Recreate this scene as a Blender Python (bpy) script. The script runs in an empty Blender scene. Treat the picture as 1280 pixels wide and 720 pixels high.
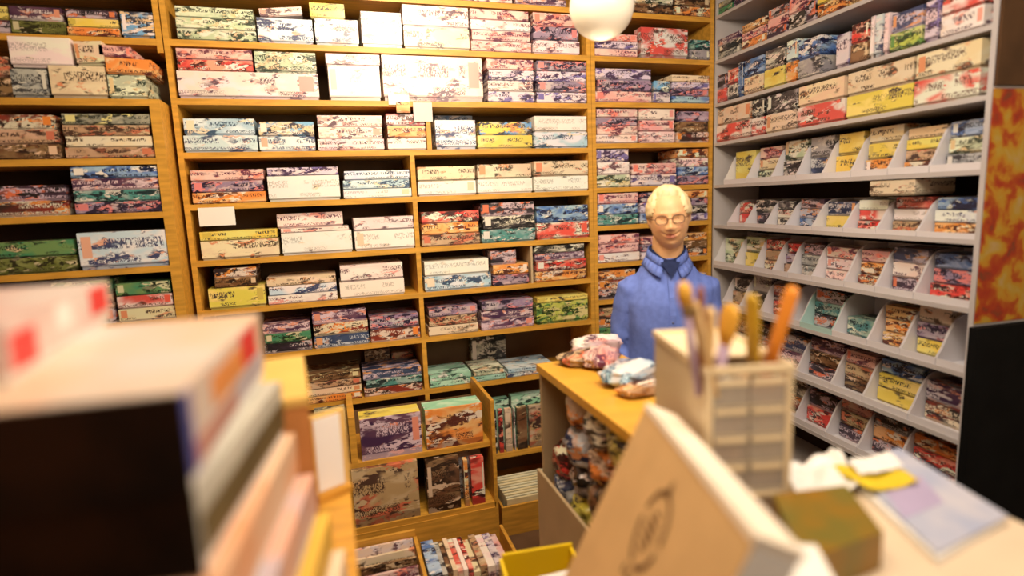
import bpy, bmesh, math, random
from mathutils import Vector, Matrix, noise
random.seed(7)
S = bpy.context.scene
COL = S.collection

# ------------------------------------------------------------------ camera
F, PIT, ROL, YAW, CZ = 722.0, math.radians(8.70), math.radians(-2.26), math.radians(17.35), 1.78

def cam_basis():
    u = Vector((0, -math.cos(PIT), -math.sin(PIT)))
    c, s = math.cos(ROL), math.sin(ROL)
    u = Vector((c*u.x - s*u.y, s*u.x + c*u.y, u.z))
    f = (Vector((0, 0, 1)) - u*u.z).normalized()
    r = f.cross(u)
    if r.x < 0: r = -r
    X = math.cos(YAW)*r + math.sin(YAW)*f
    Y = -math.sin(YAW)*r + math.cos(YAW)*f
    return X, Y, u
BX, BY, BZ = cam_basis()
CP = Vector((0, 0, CZ))
cam = bpy.data.cameras.new('camera')
cam.sensor_width = 36.0
cam.lens = F*36.0/1280.0
cam.clip_start = 0.05
cam.dof.use_dof = True
cam.dof.focus_distance = 3.0
cam.dof.aperture_fstop = 0.68
cam.dof.aperture_blades = 9
camo = bpy.data.objects.new('camera', cam)
COL.objects.link(camo)
def cw(v): return Vector((BX.dot(v), BY.dot(v), BZ.dot(v)))
c0, c1, c2 = cw(Vector((1, 0, 0))), cw(Vector((0, -1, 0))), cw(Vector((0, 0, -1)))
camo.matrix_world = Matrix(((c0.x, c1.x, c2.x, CP.x), (c0.y, c1.y, c2.y, CP.y), (c0.z, c1.z, c2.z, CP.z), (0, 0, 0, 1)))
S.camera = camo

def ray(x, y): return cw(Vector(((x-640)/F, (y-360)/F, 1.0)))
def atY(x, y, D):
    d = ray(x, y); return CP + d*(D/d.y)
def atZ(x, y, z):
    d = ray(x, y); return CP + d*((z-CZ)/d.z)

# ------------------------------------------------------------------ world, light, exposure
S.view_settings.view_transform = 'Standard'
S.view_settings.look = 'None'
S.view_settings.gamma = 1.0
S.view_settings.exposure = 0.0
S.view_settings.use_curve_mapping = False
S.cycles.use_denoising = True
w = bpy.data.worlds.new('world'); S.world = w; w.use_nodes = True
w.node_tree.nodes['Background'].inputs[0].default_value = (1.0, 0.85, 0.65, 1)
w.node_tree.nodes['Background'].inputs[1].default_value = 0.3

def area(name, loc, target, size, power, col, spread=None):
    l = bpy.data.lights.new(name, 'AREA'); l.shape = 'SQUARE'; l.size = size; l.energy = power; l.color = col
    if spread: l.spread = math.radians(spread)
    o = bpy.data.objects.new(name, l); COL.objects.link(o); o.location = loc
    o.rotation_euler = (Vector(target)-Vector(loc)).to_track_quat('-Z', 'Y').to_euler()
    return o
WARM = (1.0, 0.80, 0.55)
area('ceiling_spot_light', (0.45, 1.9, 2.98), (0.2, 3.2, 2.0), 0.30, 31, WARM)
area('ceiling_panel_light', (0.3, 0.9, 3.08), (0.4, 1.6, 0.0), 1.3, 46, (1.0, 0.82, 0.60))
area('aisle_fill_light', (1.05, .95, 3.05), (1.35, 2.1, 1.5), 0.5, 27, (1.0, 0.88, 0.75))  # unseen fill light, added and aimed to brighten the shopkeeper
area('shop_front_light', (1.7, -1.2, 2.6), (0.4, 1.6, 1.1), 1.0, 26, (1.0, 0.86, 0.70))

# ------------------------------------------------------------------ materials
def mat(name, col, rough=0.5, spec=0.5, noise_amt=0.0, scale=8.0, metallic=0.0, stretch=(1, 1, 1), col2=None, bump=0.0, emit=0.0, alpha=None, trans=0.0, coat=0.0):
    m = bpy.data.materials.new(name); m.use_nodes = True
    nt = m.node_tree; b = nt.nodes['Principled BSDF']
    b.inputs['Base Color'].default_value = (*col, 1)
    b.inputs['Roughness'].default_value = rough
    b.inputs['Specular IOR Level'].default_value = spec
    b.inputs['Metallic'].default_value = metallic
    b.inputs['Transmission Weight'].default_value = trans
    b.inputs['Coat Weight'].default_value = coat
    if emit:
        b.inputs['Emission Color'].default_value = (*col, 1); b.inputs['Emission Strength'].default_value = emit
    if noise_amt or bump:
        tc = nt.nodes.new('ShaderNodeTexCoord'); mp = nt.nodes.new('ShaderNodeMapping'); mp.inputs['Scale'].default_value = stretch
        nz = nt.nodes.new('ShaderNodeTexNoise'); nz.inputs['Scale'].default_value = scale; nz.inputs['Detail'].default_value = 4
        nt.links.new(tc.outputs['Object'], mp.inputs[0]); nt.links.new(mp.outputs[0], nz.inputs['Vector'])
        if noise_amt:
            mx = nt.nodes.new('ShaderNodeMix'); mx.data_type = 'RGBA'
            d = col2 or tuple(c*(1-noise_amt) for c in col)
            mx.inputs['A'].default_value = (*col, 1); mx.inputs['B'].default_value = (*d, 1)
            rp = nt.nodes.new('ShaderNodeMapRange'); rp.inputs[1].default_value = .38; rp.inputs[2].default_value = .62
            nt.links.new(nz.outputs['Fac'], rp.inputs[0]); nt.links.new(rp.outputs[0], mx.inputs['Factor'])
            nt.links.new(mx.outputs['Result'], b.inputs['Base Color'])
        if bump:
            bp = nt.nodes.new('ShaderNodeBump'); bp.inputs['Strength'].default_value = bump; bp.inputs['Distance'].default_value = 0.01
            nt.links.new(nz.outputs['Fac'], bp.inputs['Height']); nt.links.new(bp.outputs[0], b.inputs['Normal'])
    return m

M = {}
M['wood'] = mat('honey_wood', (0.68, 0.35, 0.05), 0.42, 0.4, 0.25, 6, stretch=(1, 8, 8))
M['shaded_wood_back'] = mat('shaded_shelf_back', (0.17, 0.10, 0.05), 0.7, 0.2, 0.2, 4)  # board darkened: shade of the shelf recesses put into its colour
M['wood_pale'] = mat('pale_side_board', (0.55, 0.42, 0.26), 0.6, 0.2, 0.12, 5)
M['white_metal'] = mat('pale_grey_rack', (0.54, 0.51, 0.51), 0.4, 0.4, 0.06, 3)
M['shaded_rack_back'] = mat('shaded_rack_back', (0.05, 0.032, 0.024), 0.8, 0.1, 0.2, 3)  # shade behind the bins and boxes is painted into this back
M['bin'] = mat('white_bin_plastic', (0.74, 0.72, 0.76), 0.3, 0.5, 0.05, 6)
M['bin_teal'] = mat('mint_bin_plastic', (0.45, 0.68, 0.66), 0.3, 0.5, 0.05, 6)
M['wall'] = mat('painted_wall', (0.55, 0.42, 0.28), 0.9, 0.1, 0.08, 2)
M['ceiling'] = mat('painted_ceiling', (0.72, 0.62, 0.48), 0.9, 0.1, 0.05, 2)
M['floor'] = mat('brown_floor', (0.16, 0.09, 0.05), 0.6, 0.3, 0.3, 5)
M['white'] = mat('white_card', (0.86, 0.84, 0.80), 0.6, 0.3, 0.03, 5)
M['kraft'] = mat('kraft_board', (0.72, 0.47, 0.22), 0.7, 0.2, 0.08, 10)
M['globe'] = mat('opal_globe_glass', (0.80, 0.72, 0.58), 0.25, 0.5, emit=0.10)
M['brass'] = mat('lamp_metal', (0.35, 0.25, 0.12), 0.35, 0.5, metallic=1.0, noise_amt=.1)
M['black'] = mat('black_cloth', (0.006, 0.006, 0.006), 0.9, 0.1, 0.3, 6)

def art_material(name, rough=0.32):
    """printed card: every object brings its own inks (c1..c4), size and seed"""
    m = bpy.data.materials.new(name); m.use_nodes = True
    nt = m.node_tree; N = nt.nodes; L = nt.links; b = N['Principled BSDF']
    b.inputs['Roughness'].default_value = rough
    def attr(n):
        a = N.new('ShaderNodeAttribute'); a.attribute_type = 'OBJECT'; a.attribute_name = n; return a
    uv = N.new('ShaderNodeUVMap'); uv.uv_map = 'UVMap'
    sp = N.new('ShaderNodeSeparateXYZ'); L.new(uv.outputs[0], sp.inputs[0])
    dm = N.new('ShaderNodeSeparateXYZ'); L.new(attr('dims').outputs['Vector'], dm.inputs[0])
    pr = N.new('ShaderNodeSeparateXYZ'); L.new(attr('print').outputs['Vector'], pr.inputs[0])
    def mth(op, a, c=None, clamp=False):
        n = N.new('ShaderNodeMath'); n.operation = op; n.use_clamp = clamp
        for i, v in enumerate((a, c)):
            if v is None: continue
            if isinstance(v, (int, float)): n.inputs[i].default_value = v
            else: L.new(v, n.inputs[i])
        return n.outputs[0]
    zm_ = attr('zoom').outputs['Fac']
    U, V = sp.outputs[0], sp.outputs[1]
    W, H, SD = dm.outputs[0], dm.outputs[1], dm.outputs[2]
    BUSY = pr.outputs[0]
    vn = mth('DIVIDE', V, H); un = mth('DIVIDE', U, W)
    def nz(su, sv, off, detail=2.0, dist=0.0, vec=None):
        c = N.new('ShaderNodeCombineXYZ')
        L.new(mth('MULTIPLY', U, su), c.inputs[0]); L.new(mth('MULTIPLY', V, sv), c.inputs[1]); L.new(mth('ADD', SD, off), c.inputs[2])
        n = N.new('ShaderNodeTexNoise'); n.inputs['Scale'].default_value = 1.0; n.inputs['Detail'].default_value = detail
        n.inputs['Distortion'].default_value = dist
        L.new(c.outputs[0], n.inputs['Vector']); return n.outputs['Fac']
    def ramp(x, lo, hi):
        n = N.new('ShaderNodeMapRange'); n.interpolation_type = 'SMOOTHSTEP'
        L.new(x, n.inputs[0])
        for i, v in ((1, lo), (2, hi)):
            if isinstance(v, (int, float)): n.inputs[i].default_value = v
            else: L.new(v, n.inputs[i])
        return n.outputs[0]
    def mix(f, a, c):
        n = N.new('ShaderNodeMix'); n.data_type = 'RGBA'
        L.new(f, n.inputs['Factor']); L.new(a, n.inputs['A']); L.new(c, n.inputs['B']); return n.outputs['Result']
    C1, C2, C3, C4 = (attr(k).outputs['Color'] for k in ('ink1', 'ink2', 'ink3', 'ink4'))
    # soft ground of two inks
    ground = mix(ramp(nz(7, 13, 0.0, 3, .5), .40, .60), C1, C2)
    U0, V0 = U, V; U, V = mth('MULTIPLY', U, zm_), mth('MULTIPLY', V, zm_)
    # picture: small patches of all four inks, pulled sideways and ruffled
    wob = nz(34, 60, 5.0, 4)
    cc = N.new('ShaderNodeCombineXYZ')
    L.new(mth('ADD', mth('MULTIPLY', U, 24), mth('MULTIPLY', wob, 3.4)), cc.inputs[0]); L.new(mth('ADD', mth('MULTIPLY', V, 78), mth('MULTIPLY', wob, 4.0)), cc.inputs[1]); L.new(SD, cc.inputs[2])
    vr = N.new('ShaderNodeTexVoronoi'); vr.inputs['Scale'].default_value = 1.0; L.new(cc.outputs[0], vr.inputs['Vector'])
    vs = N.new('ShaderNodeSeparateColor'); L.new(vr.outputs['Color'], vs.inputs[0])
    pic = mix(ramp(vs.outputs[0], .36, .42), C1, C2)
    pic = mix(ramp(vs.outputs[0], .56, .60), pic, C3)
    pic = mix(ramp(vs.outputs[1], .74, .80), pic, C4)
    pic = mix(ramp(nz(44, 125, 2.2, 4), .56, .66), pic, C3)
    pic = mix(ramp(nz(50, 150, 12.2, 3), .62, .68), pic, C1)
    where = mth('ADD', nz(11, 20, 8.0, 3, .4), mth('MULTIPLY', BUSY, .45))
    base = mix(ramp(where, .66, .76), ground, pic); U, V = U0, V0
    # thin dark line along the lower edge of the lid
    base = mix(mth('MULTIPLY', mth('SUBTRACT', 1.0, ramp(vn, .13, .15)), .55), base, C3)
    # title lettering: fine vertical strokes inside a band
    band = mth('MULTIPLY', ramp(vn, .52, .56), mth('SUBTRACT', 1.0, ramp(vn, .80, .84)))
    word = ramp(nz(9, .1, 14.7, 0), .46, .50)
    strokes = ramp(nz(230, 95, 21.0, 1), .50, .54)
    txt = mth('MULTIPLY', mth('MULTIPLY', band, word), strokes)
    base = mix(mth('MULTIPLY', txt, pr.outputs[1]), base, C3)
    band2 = mth('MULTIPLY', ramp(vn, .14, .17), mth('SUBTRACT', 1.0, ramp(vn, .30, .33)))
    txt2 = mth('MULTIPLY', mth('MULTIPLY', band2, ramp(nz(7, .1, 31.0, 0), .5, .53)), ramp(nz(380, 160, 44.0, 0), .50, .54))
    base = mix(mth('MULTIPLY', txt2, pr.outputs[1]), base, C3)
    # maker's patch on one end
    pos = pr.outputs[2]
    patch = mth('MULTIPLY', ramp(un, pos, mth('ADD', pos, .01)), mth('SUBTRACT', 1.0, ramp(un, mth('ADD', pos, .11), mth('ADD', pos, .12))))
    patch = mth('MULTIPLY', patch, mth('MULTIPLY', ramp(vn, .30, .33), mth('SUBTRACT', 1.0, ramp(vn, .88, .91))))
    base = mix(patch, base, C4)
    L.new(base, b.inputs['Base Color'])
    return m
M['art'] = art_material('printed_box_card')
M['art_matt'] = art_material('printed_paper', 0.6)

# ------------------------------------------------------------------ mesh helpers
class MB:
    def __init__(self): self.v = []; self.f = []; self.uv = []; self.mi = []; self.sm = []
    def quad(self, p, uv=None, mi=0, smooth=False):
        n = len(self.v); self.v += [tuple(q) for q in p]; self.f.append(tuple(range(n, n+len(p))))
        self.uv.append(uv or [(0, 0)]*len(p)); self.mi.append(mi); self.sm.append(smooth)
    def box(self, x0, x1, y0, y1, z0, z1, mi=0, um=0.0):
        w, d, h = x1-x0, y1-y0, z1-z0
        A = [(x0, y0, z0), (x1, y0, z0), (x1, y1, z0), (x0, y1, z0), (x0, y0, z1), (x1, y0, z1), (x1, y1, z1), (x0, y1, z1)]
        def q(i, uv): self.quad([A[k] for k in i], uv, mi)
        b = z0
        q((0, 1, 5, 4), [(0, b), (w, b), (w, z1), (0, z1)])
        q((1, 2, 6, 5), [(w, b), (w+d, b), (w+d, z1), (w, z1)])
        q((2, 3, 7, 6), [(w+d, b), (2*w+d, b), (2*w+d, z1), (w+d, z1)])
        q((3, 0, 4, 7), [(-d, b), (0, b), (0, z1), (-d, z1)])
        q((4, 5, 6, 7), [(0, z1), (w, z1), (w, z1+d), (0, z1+d)])
        q((3, 2, 1, 0), [(0, -d), (w, -d), (w, 0), (0, 0)])
    def prism(self, poly, y0, y1, mi=0, axis='x'):
        """poly in the (y,z) plane swept over x from y0 to y1 when axis='x'; (x,z) over y when axis='y'; (x,y) over z when 'z'"""
        def P(a, b, t): return (t, a, b) if axis == 'x' else ((a, t, b) if axis == 'y' else (a, b, t))
        n = len(poly)
        fl = axis == 'y'
        a = [P(p[0], p[1], y0) for p in poly]; c = [P(p[0], p[1], y1) for p in poly]
        self.quad(a if fl else a[::-1], [(p[0], p[1]) for p in (poly if fl else poly[::-1])], mi)
        self.quad(c[::-1] if fl else c, [(p[0], p[1]) for p in (poly[::-1] if fl else poly)], mi)
        for i in range(n):
            j = (i+1) % n
            q = [a[i], a[j], c[j], c[i]]
            self.quad(q[::-1] if fl else q, None, mi)
    def tube(self, pts, rad, seg=12, mi=0, cap=True, flat=1.0):
        pts = [Vector(p) for p in pts]; n = len(pts)
        if not isinstance(rad, (list, tuple)): rad = [rad]*n
        rings = []; up = None
        for i, p in enumerate(pts):
            t = (pts[min(i+1, n-1)]-pts[max(i-1, 0)]).normalized()
            if up is None:
                up = Vector((0, 1, 0)) if abs(t.y) < .9 else Vector((1, 0, 0))
            a = (up - t*up.dot(t)).normalized(); b2 = t.cross(a); up = a
            r = rad[i]; ra, rb = (r if isinstance(r, tuple) else (r, r*flat))
            rings.append([p + a*(ra*math.cos(2*math.pi*k/seg)) + b2*(rb*math.sin(2*math.pi*k/seg)) for k in range(seg)])
        base = len(self.v)
        for r in rings: self.v += [tuple(q) for q in r]
        for i in range(n-1):
            for k in range(seg):
                k2 = (k+1) % seg
                self.f.append((base+i*seg+k, base+i*seg+k2, base+(i+1)*seg+k2, base+(i+1)*seg+k))
                self.uv.append([(0, 0)]*4); self.mi.append(mi); self.sm.append(True)
        if cap:
            self.f.append(tuple(base+k for k in range(seg))[::-1]); self.uv.append([(0, 0)]*seg); self.mi.append(mi); self.sm.append(False)
            self.f.append(tuple(base+(n-1)*seg+k for k in range(seg))); self.uv.append([(0, 0)]*seg); self.mi.append(mi); self.sm.append(False)
    def lathe(self, prof, seg=32, mi=0, c=(0, 0, 0)):
        base = len(self.v); n = len(prof)
        for r, z in prof:
            for k in range(seg):
                a = 2*math.pi*k/seg; self.v.append((c[0]+r*math.cos(a), c[1]+r*math.sin(a), c[2]+z))
        for i in range(n-1):
            for k in range(seg):
                k2 = (k+1) % seg
                self.f.append((base+i*seg+k, base+i*seg+k2, base+(i+1)*seg+k2, base+(i+1)*seg+k))
                self.uv.append([(0, 0)]*4); self.mi.append(mi); self.sm.append(True)
    def build(self, name, mats, parent=None, smooth=None, kind=None):
        me = bpy.data.meshes.new(name)
        me.from_pydata(self.v, [], self.f)
        for m in (mats if isinstance(mats, (list, tuple)) else [mats]): me.materials.append(m)
        u = me.uv_layers.new(name='UVMap')
        flat = [c for fuv in self.uv for q in fuv for c in q]
        u.data.foreach_set('uv', flat)
        me.polygons.foreach_set('material_index', self.mi)
        me.polygons.foreach_set('use_smooth', [(s if smooth is None else smooth) for s in self.sm])
        me.update()
        o = bpy.data.objects.new(name, me); COL.objects.link(o)
        if parent: o.parent = parent
        if kind: o['kind'] = kind
        return o

def tag(o, label, cat, group=None):
    o['label'] = label; o['category'] = cat
    if group: o['group'] = group
    return o
def empty(name, loc, rz=0.0):
    o = bpy.data.objects.new(name, None); COL.objects.link(o); o.location = loc; o.rotation_euler = (0, 0, rz)
    o.empty_display_size = .05
    return o
def bevel(o, w=.003, seg=2):
    md = o.modifiers.new('bevel', 'BEVEL'); md.width = w; md.segments = seg; md.limit_method = 'ANGLE'
    return o
ORD = ['first', 'second', 'third', 'fourth', 'fifth', 'sixth', 'seventh', 'eighth', 'ninth', 'tenth', 'eleventh', 'twelfth', 'thirteenth', 'fourteenth', 'fifteenth', 'sixteenth']

# ------------------------------------------------------------------ inks
DARKER = {'pu': .75, 'dp': .5, 'dk': .55, 'db': .55, 'dr': .6, 'br': .65, 'tl': .8, 'gn': .75, 'ol': .75, 'bl': .9, 'gg': .75, 'tn': .85}
#        words                     ink1              ink2              ink3              ink4            busy text
PAL = {
 'wh': ('plain white',            (.86, .82, .76), (.88, .85, .80), (.45, .38, .36), (.80, .62, .45), .10, .5),
 'wp': ('white and pink',         (.86, .78, .74), (.84, .66, .64), (.30, .16, .22), (.80, .35, .30), .35, 1),
 'wb': ('white and blue',         (.84, .84, .84), (.60, .70, .82), (.12, .16, .35), (.80, .45, .30), .40, 1),
 'wg': ('white and green',        (.78, .80, .66), (.50, .58, .40), (.08, .12, .08), (.75, .55, .30), .55, 1),
 'cr': ('cream',                  (.80, .70, .50), (.78, .62, .42), (.20, .12, .08), (.70, .30, .15), .30, 1),
 'ye': ('yellow',                 (.80, .62, .10), (.85, .70, .22), (.15, .12, .10), (.60, .50, .10), .20, 1),
 'pk': ('pink',                   (.78, .42, .40), (.80, .60, .55), (.30, .08, .16), (.85, .25, .20), .45, 1),
 'or': ('orange',                 (.80, .28, .06), (.82, .50, .22), (.22, .06, .04), (.80, .75, .60), .50, 1),
 'rd': ('red',                    (.70, .06, .05), (.80, .35, .25), (.12, .03, .03), (.82, .78, .70), .50, 1),
 'rw': ('red and white',          (.82, .78, .70), (.75, .10, .08), (.25, .10, .08), (.80, .12, .08), .35, 1),
 'pu': ('purple',                 (.42, .30, .45), (.72, .60, .66), (.06, .04, .10), (.70, .25, .25), .60, 1),
 'pw': ('pale purple',            (.72, .62, .72), (.80, .66, .66), (.14, .08, .20), (.20, .16, .42), .50, 1),
 'bl': ('blue',                   (.10, .22, .55), (.45, .60, .78), (.03, .04, .12), (.80, .76, .70), .50, 1),
 'bw': ('blue and orange',        (.20, .42, .70), (.80, .55, .35), (.08, .08, .14), (.82, .80, .72), .55, 1),
 'tl': ('teal',                   (.10, .34, .34), (.40, .55, .52), (.03, .07, .08), (.75, .70, .60), .50, 1),
 'mt': ('mint green',             (.30, .62, .46), (.55, .78, .66), (.05, .14, .12), (.80, .82, .74), .40, 1),
 'gn': ('green',                  (.08, .34, .18), (.22, .42, .14), (.03, .06, .03), (.70, .62, .40), .50, 1),
 'yg': ('yellow and green',       (.55, .56, .12), (.70, .66, .30), (.06, .12, .04), (.12, .30, .08), .60, 1),
 'ol': ('olive green',            (.18, .20, .05), (.35, .38, .12), (.05, .05, .02), (.62, .50, .34), .50, 1),
 'dk': ('black',                  (.03, .025, .03), (.10, .06, .10), (.55, .45, .50), (.70, .18, .08), .45, 1),
 'dr': ('black and red',          (.05, .03, .03), (.40, .06, .04), (.72, .60, .50), (.75, .25, .05), .50, 1),
 'db': ('dark blue',              (.03, .05, .14), (.10, .14, .30), (.55, .55, .62), (.70, .35, .15), .50, 1),
 'dp': ('dark purple',            (.12, .05, .14), (.26, .12, .22), (.68, .55, .60), (.72, .30, .22), .50, 1),
 'br': ('brown',                  (.24, .11, .05), (.42, .24, .12), (.06, .03, .02), (.72, .55, .35), .55, 1),
 'gy': ('grey',                   (.34, .34, .34), (.52, .50, .48), (.08, .08, .10), (.70, .66, .60), .45, 1),
 'gg': ('grey green',             (.30, .34, .26), (.50, .50, .38), (.06, .07, .06), (.72, .60, .30), .55, 1),
 'tn': ('tan',                    (.55, .38, .22), (.70, .52, .34), (.16, .08, .06), (.60, .18, .10), .55, 1),
 'bk': ('black and white',        (.06, .05, .05), (.70, .66, .60), (.02, .02, .02), (.78, .72, .64), .60, 1),
 'lb': ('light blue',             (.42, .62, .74), (.76, .82, .84), (.10, .20, .36), (.82, .72, .55), .40, 1),
 'yb': ('yellow and blue',        (.80, .62, .10), (.16, .34, .66), (.08, .07, .10), (.78, .30, .10), .50, 1),
}
seed = [0]
def inks(o, pal, w, h, patch=None, zoom=1.0):
    p = PAL[pal]; r = random.random; o['zoom'] = float(zoom)
    j = lambda c: [max(0.0, min(1.0, x*(1+(r()-.5)*.16))) for x in c]
    for k in range(4): o['ink%d' % (k+1)] = [c_*(.45 if k == 2 and max(p[3]) < .5 else (DARKER.get(pal, 1) if k < 2 else 1)) for c_ in j(p[1+k])]
    seed[0] += 1
    o['dims'] = [float(w), float(h), seed[0]*3.71]
    o['print'] = [float(p[5]), float(p[6]), float(patch if patch is not None else random.choice((.03, .85, -1.0, -1.0, -1.0)))]

def kit_box(w, d, h, pal, name='model_kit_box', m=None):
    """telescoping carton: printed lid over a slightly smaller tray; origin at the bottom centre, print on -y"""
    b = MB(); t = .004
    b.box(-w/2, w/2, -d/2, d/2, h*.10, h)
    b.box(-w/2+t, w/2-t, -d/2+t, d/2-t, 0, h*.10)
    o = b.build(name, m or M['art']); inks(o, pal, w, h)
    bevel(o, min(.0022, h*.05), 1)
    return o

class Frame:
    """a shelving front: local x along it, local y into it"""
    def __init__(self, ox, oy, ang):
        self.o = Vector((ox, oy, 0)); self.a = ang
        self.x = Vector((math.cos(ang), math.sin(ang), 0)); self.y = Vector((-math.sin(ang), math.cos(ang), 0))
    def hit(self, px, py, back=0.0):
        d = ray(px, py); o = self.o + self.y*back
        t = (o-CP).dot(self.y)/d.dot(self.y); q = CP+d*t
        return (q-self.o).dot(self.x), q.z
    def w(self, lx, ly, z): 
        q = self.o+self.x*lx+self.y*ly; return Vector((q.x, q.y, z))

WALL = Frame(0, 3.1, 0.0)
CORN = Frame(0, 3.1, 0.0)
LOWC = Frame(0, 2.98, 0.0)
RACK = Frame(2.306, 3.1, math.radians(-93.85))
RACK_LEN = 1.635

def stack(fr, x0, x1, ytop, zb, pals, where, group, k, depth=.23, inset=.004, name='model_kit_box', kindword='kit box', heights=None, cat='box'):
    a, zt = fr.hit((x0), ytop, inset); c, zt2 = fr.hit((x1), ytop, inset)
    cx = (x0+x1)/2; zt = fr.hit(cx, ytop, inset)[1]
    nx = min([q_ for q_ in SHELVES.get(id(fr), []) if q_ > zb+.05] or [9]); zt = min(zt, nx-.034)
    if id(fr) in BOUNDS: a = max(a, BOUNDS[id(fr)][0]); c = min(c, BOUNDS[id(fr)][1])
    if fr is WALL and zb < ZC-.1:
        if a < .40 < c: c = min(c, MMID-.0135)
        elif .40 < a < MMID+.0135: a = MMID+.0135
    if fr is globals().get('RACK'): c = min(c, RACK_LEN-.002); a = max(a, .014)
    w = c-a; H = zt-zb-.0005; n = len(pals)
    hs = heights or [1]*n; tot = sum(hs); z = zb+.0004
    for i, p in enumerate(pals):
        h = H*hs[i]/tot
        j = random.uniform(-.004, .004) if n > 1 else 0
        ww = w*(1 if i == 0 else random.uniform(.955, 1.0)) if n > 1 else w
        o = kit_box(ww-.003, depth, h-.0006, p, name)
        lx = (a+c)/2 + (random.uniform(-.5, .5)*(w-ww))
        o.location = fr.w(lx, inset+depth/2+abs(j)+.001, z)
        o.rotation_euler = (0, 0, fr.a)
        lev = 'single in' if n == 1 else ('bottom of' if i == 0 else ('top of' if i == n-1 else ORD[i]+' up in'))
        tag(o, '%s %s, %s %s stack along, %s' % (PAL[p][0], kindword, lev, ORD[k], where), cat, group)
        z += h
    return

def P(s): return s.split()

# ------------------------------------------------------------------ room
def slab(name, x0, x1, y0, y1, z0, z1, m):
    b = MB(); b.box(x0, x1, y0, y1, z0, z1); o = b.build(name, m); o['kind'] = 'structure'; return o
slab('floor', -2.3, 2.9, -1.8, 3.5, -.05, 0, M['floor'])
slab('ceiling', -2.3, 2.9, -1.8, 3.5, 3.15, 3.2, M['ceiling'])
slab('wall_back', -2.3, 2.9, 3.44, 3.5, 0, 3.15, M['wall'])
slab('wall_left', -2.36, -2.3, -1.8, 3.5, 0, 3.15, M['wall'])
slab('wall_right', 2.85, 2.9, -1.8, 3.44, 0, 3.15, M['wall'])
slab('wall_front', -2.3, 2.85, -1.86, -1.8, 0, 3.15, M['wall'])

# ------------------------------------------------------------------ wall shelving
SHELVES = {}; BOUNDS = {}
TH = .028
def shelving(name, label, fr, x0, x1, shelves, ztop, depth, extra_up=(), wood=None, back=None, th=TH, upth=.024, inner=None, z0=0.0, backm=None):
    root = empty(name, fr.w(0, 0, 0), fr.a); tag(root, label, 'shelving unit')
    wood = wood or M['wood']
    BOUNDS[id(fr)] = (x0+upth+.001, x1-upth-.001)
    SHELVES.setdefault(id(fr), []).extend(q_[0] for q_ in shelves)
    def part(n, a, c, y0, y1, z0_, z1, m):
        b = MB(); b.box(a, c, y0, y1, z0_, z1); o = b.build(n, m, root); bevel(o, .0015, 1); return o
    for u in [x0, x1-upth]:
        part('upright', u, u+upth, 0, depth, z0, ztop, wood)
    for u, za, zc in extra_up:
        part('upright', u-upth/2, u+upth/2, .0005, depth, za, zc, wood)
    for z, *seg in shelves:
        for (a, c) in (seg or [(x0, x1)]):
            part('shelf', a+upth if a == x0 else a, c-upth if c == x1 else c, .001, depth-.001, z-th, z, wood)
    part('back_panel', x0, x1, depth, depth+.008, z0, ztop, backm or M['shaded_wood_back'])
    return root

ZA, ZB, ZC, ZD, ZE, ZF, ZG, ZH = 2.562, 2.302, 2.057, 1.815, 1.545, 1.30, 1.050, .755
MX0, MX1, MMID = -.640, 1.484, .450
shelving('wide_shelf_case', 'tall honey wood wall case in two bays packed with kit boxes', WALL, MX0, MX1,
         [(3.05,), (2.81,), (ZA,), (ZB,), (ZC,), (ZD,), (ZE,), (ZF,), (ZG,), (ZH,), (.30,), (.04,)], 3.1, .32,
         extra_up=[(MMID, .04, ZC-TH), (WALL.hit(536, 165)[0], ZC, ZB-TH)])
RX0, RX1 = 1.486, 2.300
RZ = [3.05, 2.805, 2.562, 2.310, 2.080, 1.827, 1.605, 1.383, 1.161, .871, .6, .3]
shelving('corner_shelf_case', 'narrow honey wood wall case in the corner behind the shopkeeper', CORN, RX0, RX1,
         [(z,) for z in RZ], 3.1, .32)

G1 = 'kit boxes on the wide wall case'
def row(z, where, items, fr=WALL, g=G1, **kw):
    for k, it in enumerate(items):
        x0, x1, yt, ps = it[:4]
        stack(fr, x0, x1, yt, z, P(ps), where, g, k, **dict(kw, **(it[4] if len(it) > 4 else {})))
row(2.81, 'topmost shelf, wide case', [(300, 384, -22, 'dk pk'), (388, 470, -16, 'or br'), (560, 640, -12, 'pk or'), (644, 708, -10, 'dp br')])
row(ZA, 'second shelf, wide case', [
 (217, 317, 9, 'wg wg wg'), (320, 390, 23, 'wb'), (392, 447, 24, 'wb'), (450, 501, 15, 'wp'), (502, 585, 6, 'cr wp'), (587, 663, 12, 'pk pk wp pk'),
 (665, 724, 15, 'wp pu pk')])
row(ZB, 'third shelf, wide case', [
 (220, 397, 90, 'wp'), (409, 474, 82, 'wh'), (476, 602, 67, 'wp'), (608, 667, 74, 'pw wp pw pk'), (669, 733, 70, 'pw pu pw pu')])
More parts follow.
